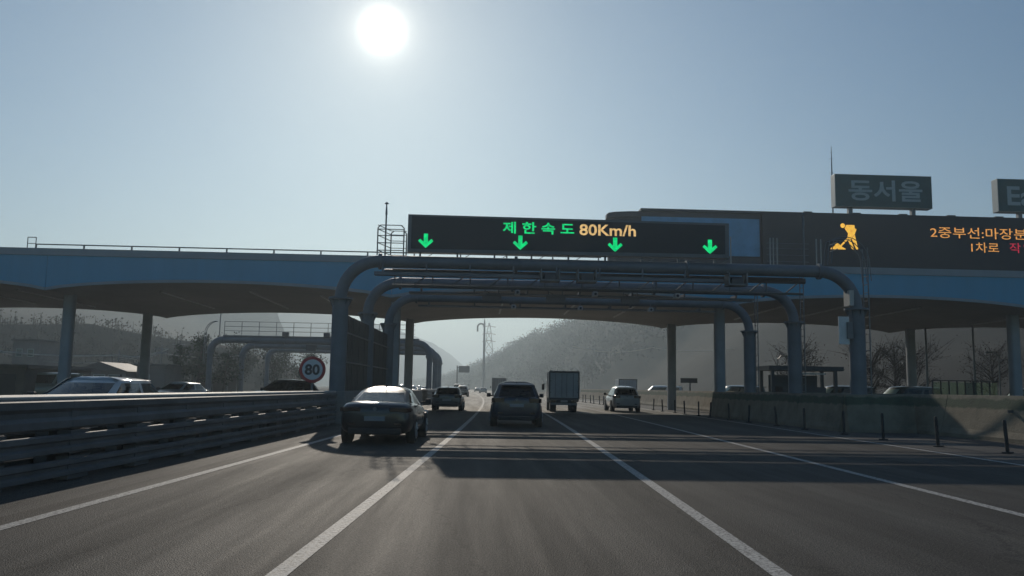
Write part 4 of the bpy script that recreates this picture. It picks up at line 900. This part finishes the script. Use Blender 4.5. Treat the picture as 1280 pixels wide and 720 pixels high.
t = thing('lane_notice_sign', 'small dark board on a post behind the barrier between the overpass piers', 'sign', (17.7, 70, 0))
MB().tube([(17.7, 70, 0), (17.7, 70, 2.1)], .07, 8).build('post', M['steel'], t); MB().box(16.9, 18.3, 69.9, 70.0, 2.0, 2.4).build('board', M['hall'], t)

def pole(name, label, cat, x, y, h, r=.09, arm=0, group=None, arms=()):
    t = thing(name, label, cat, (x, y, 0), group)
    MB().tube([(x, y, -.1), (x, y, h)], [r, r * .6], 8).build('shaft', M['steel'], t)
    for z, w in arms: MB().box(x - w, x + w, y - .05, y + .05, z - .06, z + .06).build('cross_arm', M['steel'], t)
    if arm:
        MB().tube([(x, y, h - .1), (x + arm * .4, y, h + .25), (x + arm, y, h + .2)], .04, 6).build('lamp_arm', M['steel'], t)
        MB().box(x + arm - .25, x + arm + .25, y - .1, y + .1, h + .12, h + .24).build('lamp_head', M['steel'], t)
    return t
pole('utility_pole', 'short utility pole behind the gabled house roof', 'pole', -45.4, 110, 5.4, arms=((4.6, .6),), group='utility poles by the left hillside')
pole('utility_pole', 'utility pole with cross arm just right of the second left pier', 'pole', -40.1, 110, 6.0, arms=((5.5, .9), (5.0, .7)), group='utility poles by the left hillside')
pole('utility_pole', 'tallest utility pole beside the pine trees on the left', 'pole', -38.7, 112, 6.7, arms=((6.2, .8),), group='utility poles by the left hillside')
pole('street_lamp', 'slim pale street lamp right of the right overpass pier', 'street lamp', 32.4, 60, 9.0, .1, -1.6, 'street lamps on the side road')
pole('street_lamp', 'slim pale street lamp farther right near the right edge', 'street lamp', 35.9, 60, 8.4, .1, 1.6, 'street lamps on the side road')
pole('street_lamp', 'low thin lamp with short arm left of the nearest gantry right column', 'street lamp', 22.2, 62, 3.8, .06, .8, 'street lamps on the side road')
pole('street_lamp', 'faint thin post standing in front of the right dark hillside', 'street lamp', 39, 62, 4.4, .07, -.8, 'street lamps on the side road')
mast = thing('light_mast', 'tall thin lamp mast with hooked top in the gap under the overpass', 'mast', (3.65, 430, 0))
MB().tube([(3.65, 430, -.5), (3.65, 430, 33.5), (3.65, 430, 36)], [.62, .45, .12], 8).build('shaft', M['steel'], mast)
MB().tube([(3.65, 430, 32.5)] + [(1.9 + 1.75 * math.cos(a), 430, 31.6 + 1.9 * math.sin(a)) for a in [R(k) for k in range(25, 190, 15)]] + [(0.2, 430, 29.5)], .42, 8).build('hooked_arm', M['steel'], mast)
tw = thing('transmission_tower', 'hazy lattice power pylon behind the tall mast', 'pylon', (9.8, 700, 12))
mb = MB(); lv = [(12, 5.2), (22, 4.2), (32, 3.2), (40, 2.4), (47, 1.7), (54.5, .3)]
for (z0_, w0_), (z1_, w1_) in zip(lv[:-1], lv[1:]):
    for sx in (-1, 1):
        for sy in (-1, 1):
            mb.tube([(9.8 + sx * w0_, 700 + sy * w0_, z0_), (9.8 + sx * w1_, 700 + sy * w1_, z1_)], .22, 4)
        mb.tube([(9.8 + sx * w0_, 700 - w0_, z0_), (9.8 - sx * w1_, 700 - w1_, z1_)], .15, 4); mb.tube([(9.8 + sx * w0_, 700 + w0_, z0_), (9.8 - sx * w1_, 700 + w1_, z1_)], .15, 4)
    mb.tube([(9.8 - w0_, 700 - w0_, z0_), (9.8 + w0_, 700 - w0_, z0_)], .15, 4)
mb.build('lattice', M['steel'], tw)
for z in (39, 45, 51): MB().tube([(9.8 - 5.5, 700, z), (9.8, 700, z + 1.0), (9.8 + 5.5, 700, z)], .26, 4).build('cross_arm', M['steel'], tw)
def wire(label, pts, sag, r=.035, group='overhead cables by the left hillside', seg=14):
    mb = MB(); path = []
    for a, b in zip(pts[:-1], pts[1:]):
        a, b = Vector(a), Vector(b)
        for k in range(seg + (1 if b == Vector(pts[-1]) else 0)):
            t = k / seg; p = a.lerp(b, t); p.z -= sag * 4 * t * (1 - t); path.append(p)
    o = mb.tube(path, r, 5).build('overhead_cable', M['pipe'], smooth=True); return tag(recentre(o), label, 'cable', group)
wire('bright overhead cable sagging low across the far left behind both piers', [(-64, 108, 5.4), (-45.4, 110, 4.6), (-39.3, 110, 5.5)], .55, .075)
wire('lower overhead cable at the far left ending behind the first pier', [(-62, 112, 5.0), (-40.8, 110, 5.0)], 1.5, .04)
wire('overhead cable from the cross arm pole toward the pine trees', [(-45.4, 110, 4.4), (-40.1, 110, 5.0), (-31, 116, 5.2)], .5, .035)
for k, (a, b, w) in enumerate((((28, 250, 14), (52, 250, 14), 'leftmost'), ((52, 250, 14), (78, 235, 14.5), 'second'), ((78, 235, 14.5), (108, 215, 15.5), 'rightmost'))):
    wire('glinting cable hanging before the right hillside, %s of three spans' % w, [a, b], 1.6, .07, 'cables before the right hillside')
sg = thing('roadside_board', 'hazy far traffic board on a post above the oncoming queue', 'sign', (xc(250) - 5.4, 250, 0))
X0 = xc(250) - 5.4
MB().tube([(X0, 250, 0), (X0, 250, 7.6)], .18, 8).build('post', M['steel'], sg); MB().box(X0 + .4, X0 + 3.6, 249.9, 250.1, 5.6, 7.5).build('board', M['hall'], sg); MB().box(X0 - .1, X0 + 3.6, 250.1, 250.25, 6.9, 7.1).build('arm', M['steel'], sg)

# ------------------------------------------------------------------ trees
def leaf_mesh(pts, size, rs):
    V = []; F = []
    for c, s in pts:
        d1 = rs.normal(size=3); d1 /= np.linalg.norm(d1); d2 = rs.normal(size=3); d2 -= d1 * d1.dot(d2); d2 /= np.linalg.norm(d2)
        k = size * s; b = len(V); V += [tuple(c - d1 * k), tuple(c + d2 * k * .55), tuple(c + d1 * k), tuple(c - d2 * k * .55)]; F.append((b, b + 1, b + 2, b + 3))
    mb = MB(); mb.v = V; mb.f = F; return mb
def tree(name, label, cat, x, y, h, w, kind, seed, group):
    rs = np.random.RandomState(seed); t = thing(name, label, cat, (x, y, 0), group)
    tr = MB(); pts = []; lean = rs.normal() * .04 * h
    top = h * (.96 if kind != 'bare' else .7)
    tr.tube([(0, 0, -.2), (lean * .3, 0, h * .35), (lean, 0, top)], [.035 * h * .5 + .05, .025 * h * .5 + .03, .02], 7)
    nb = 16 if kind != 'bare' else 26
    for k in range(nb):
        f = .25 + .7 * k / nb; a = rs.rand() * 6.283
        L_ = w * ((1.05 - f) * 1.1 + .12 if kind == 'pine' else math.sin(math.pi * min(.95, f * .9)) * .95) * (.7 + .5 * rs.rand())
        s = np.array([lean * f, 0, h * f * (.95 if kind != 'bare' else .8)]); up = .12 if kind == 'pine' else .75
        d = np.array([math.cos(a), math.sin(a), up + .2 * rs.normal()]); e_ = s + d * L_
        tr.tube([s, (s + e_) / 2 + [0, 0, .08 * L_], e_], [.03 + .012 * h * (1 - f), .03, .012], 5)
        if kind == 'bare':
            for j in range(7):
                u = .3 + .7 * rs.rand(); p = s + (e_ - s) * u; q = p + (d + rs.normal(size=3) * .6) * L_ * .38
                tr.tube([p, q], [.025, .008], 3, cap=False)
                for z in range(9): pts.append((p + (q - p) * rs.rand() + rs.normal(size=3) * .12 * w, .5 + rs.rand()))
        else:
            for j in range(60 if kind == 'pine' else 110):
                u = rs.rand() ** .6; pts.append((s + (e_ - s) * u + rs.normal(size=3) * np.array([.16, .16, .09 if kind == 'pine' else .2]) * w, .6 + .8 * rs.rand()))
    tr.build('trunk', M['wood'], t, smooth=True, world=False)
    cm = leaf_mesh(pts, .15 if kind == 'pine' else (.15 if kind == 'broad' else .065), rs)
    cm.build('crown', M['pine'] if kind == 'pine' else (M['broad'] if kind == 'broad' else M['twig']), t, world=False, fix=False)
    return t
GP = 'evergreen trees left of the oncoming gantry'
tree('pine_tree', 'taller pine with open crown left of the hazy oncoming gantry', 'tree', -30.6, 95, 7.1, 2.2, 'pine', 1, GP)
tree('pine_tree', 'shorter pine left of the taller open pine', 'tree', -33.2, 97, 6.0, 2.0, 'pine', 2, GP)
tree('pine_tree', 'low dense pine standing in front of the gantry left column', 'tree', -28.6, 98, 5.2, 2.2, 'pine', 3, GP)
for i, (x, y, h, w, lab) in enumerate(((-33.5, 122, 6.6, 3.0, 'round evergreen behind the oncoming gantry left column'), (-29.3, 124, 6.4, 3.0, 'round evergreen seen through the left arch of the oncoming gantry'), (-25.0, 126, 5.6, 2.8, 'low round evergreen under the middle of the oncoming gantry'), (-38, 118, 5.2, 2.8, 'low round evergreen beside the tallest utility pole'))):
    tree('evergreen_tree', lab, 'tree', x, y, h, w, 'broad', 10 + i, GP)
for k, (x, y, h) in enumerate(((30, 78, 6.0), (34, 72, 5.6), (38, 76, 6.4), (42, 80, 6.8), (46, 74, 6.4))):
    tree('bare_tree', 'leafless brown tree behind the side road, %s of its row from the left' % ORD[k], 'tree', x, y, h, 2.4, 'bare', 40 + k, 'leafless trees behind the side road')

# ------------------------------------------------------------------ haze
hz = MB().box(-3100, 3100, -300, 5200, -1.2, 175).build('haze', None); tag(hz, kind='stuff')
hm = bpy.data.materials.new('haze'); hm.use_nodes = True; n = hm.node_tree.nodes
for x in list(n): n.remove(x)
ho = n.new('ShaderNodeOutputMaterial'); pv = n.new('ShaderNodeVolumePrincipled')
pv.inputs['Color'].default_value = (0.74, 0.90, 1.0, 1); pv.inputs['Density'].default_value = 0.00095; pv.inputs['Anisotropy'].default_value = 0.5
hm.node_tree.links.new(pv.outputs[0], ho.inputs['Volume']); hz.data.materials.append(hm)
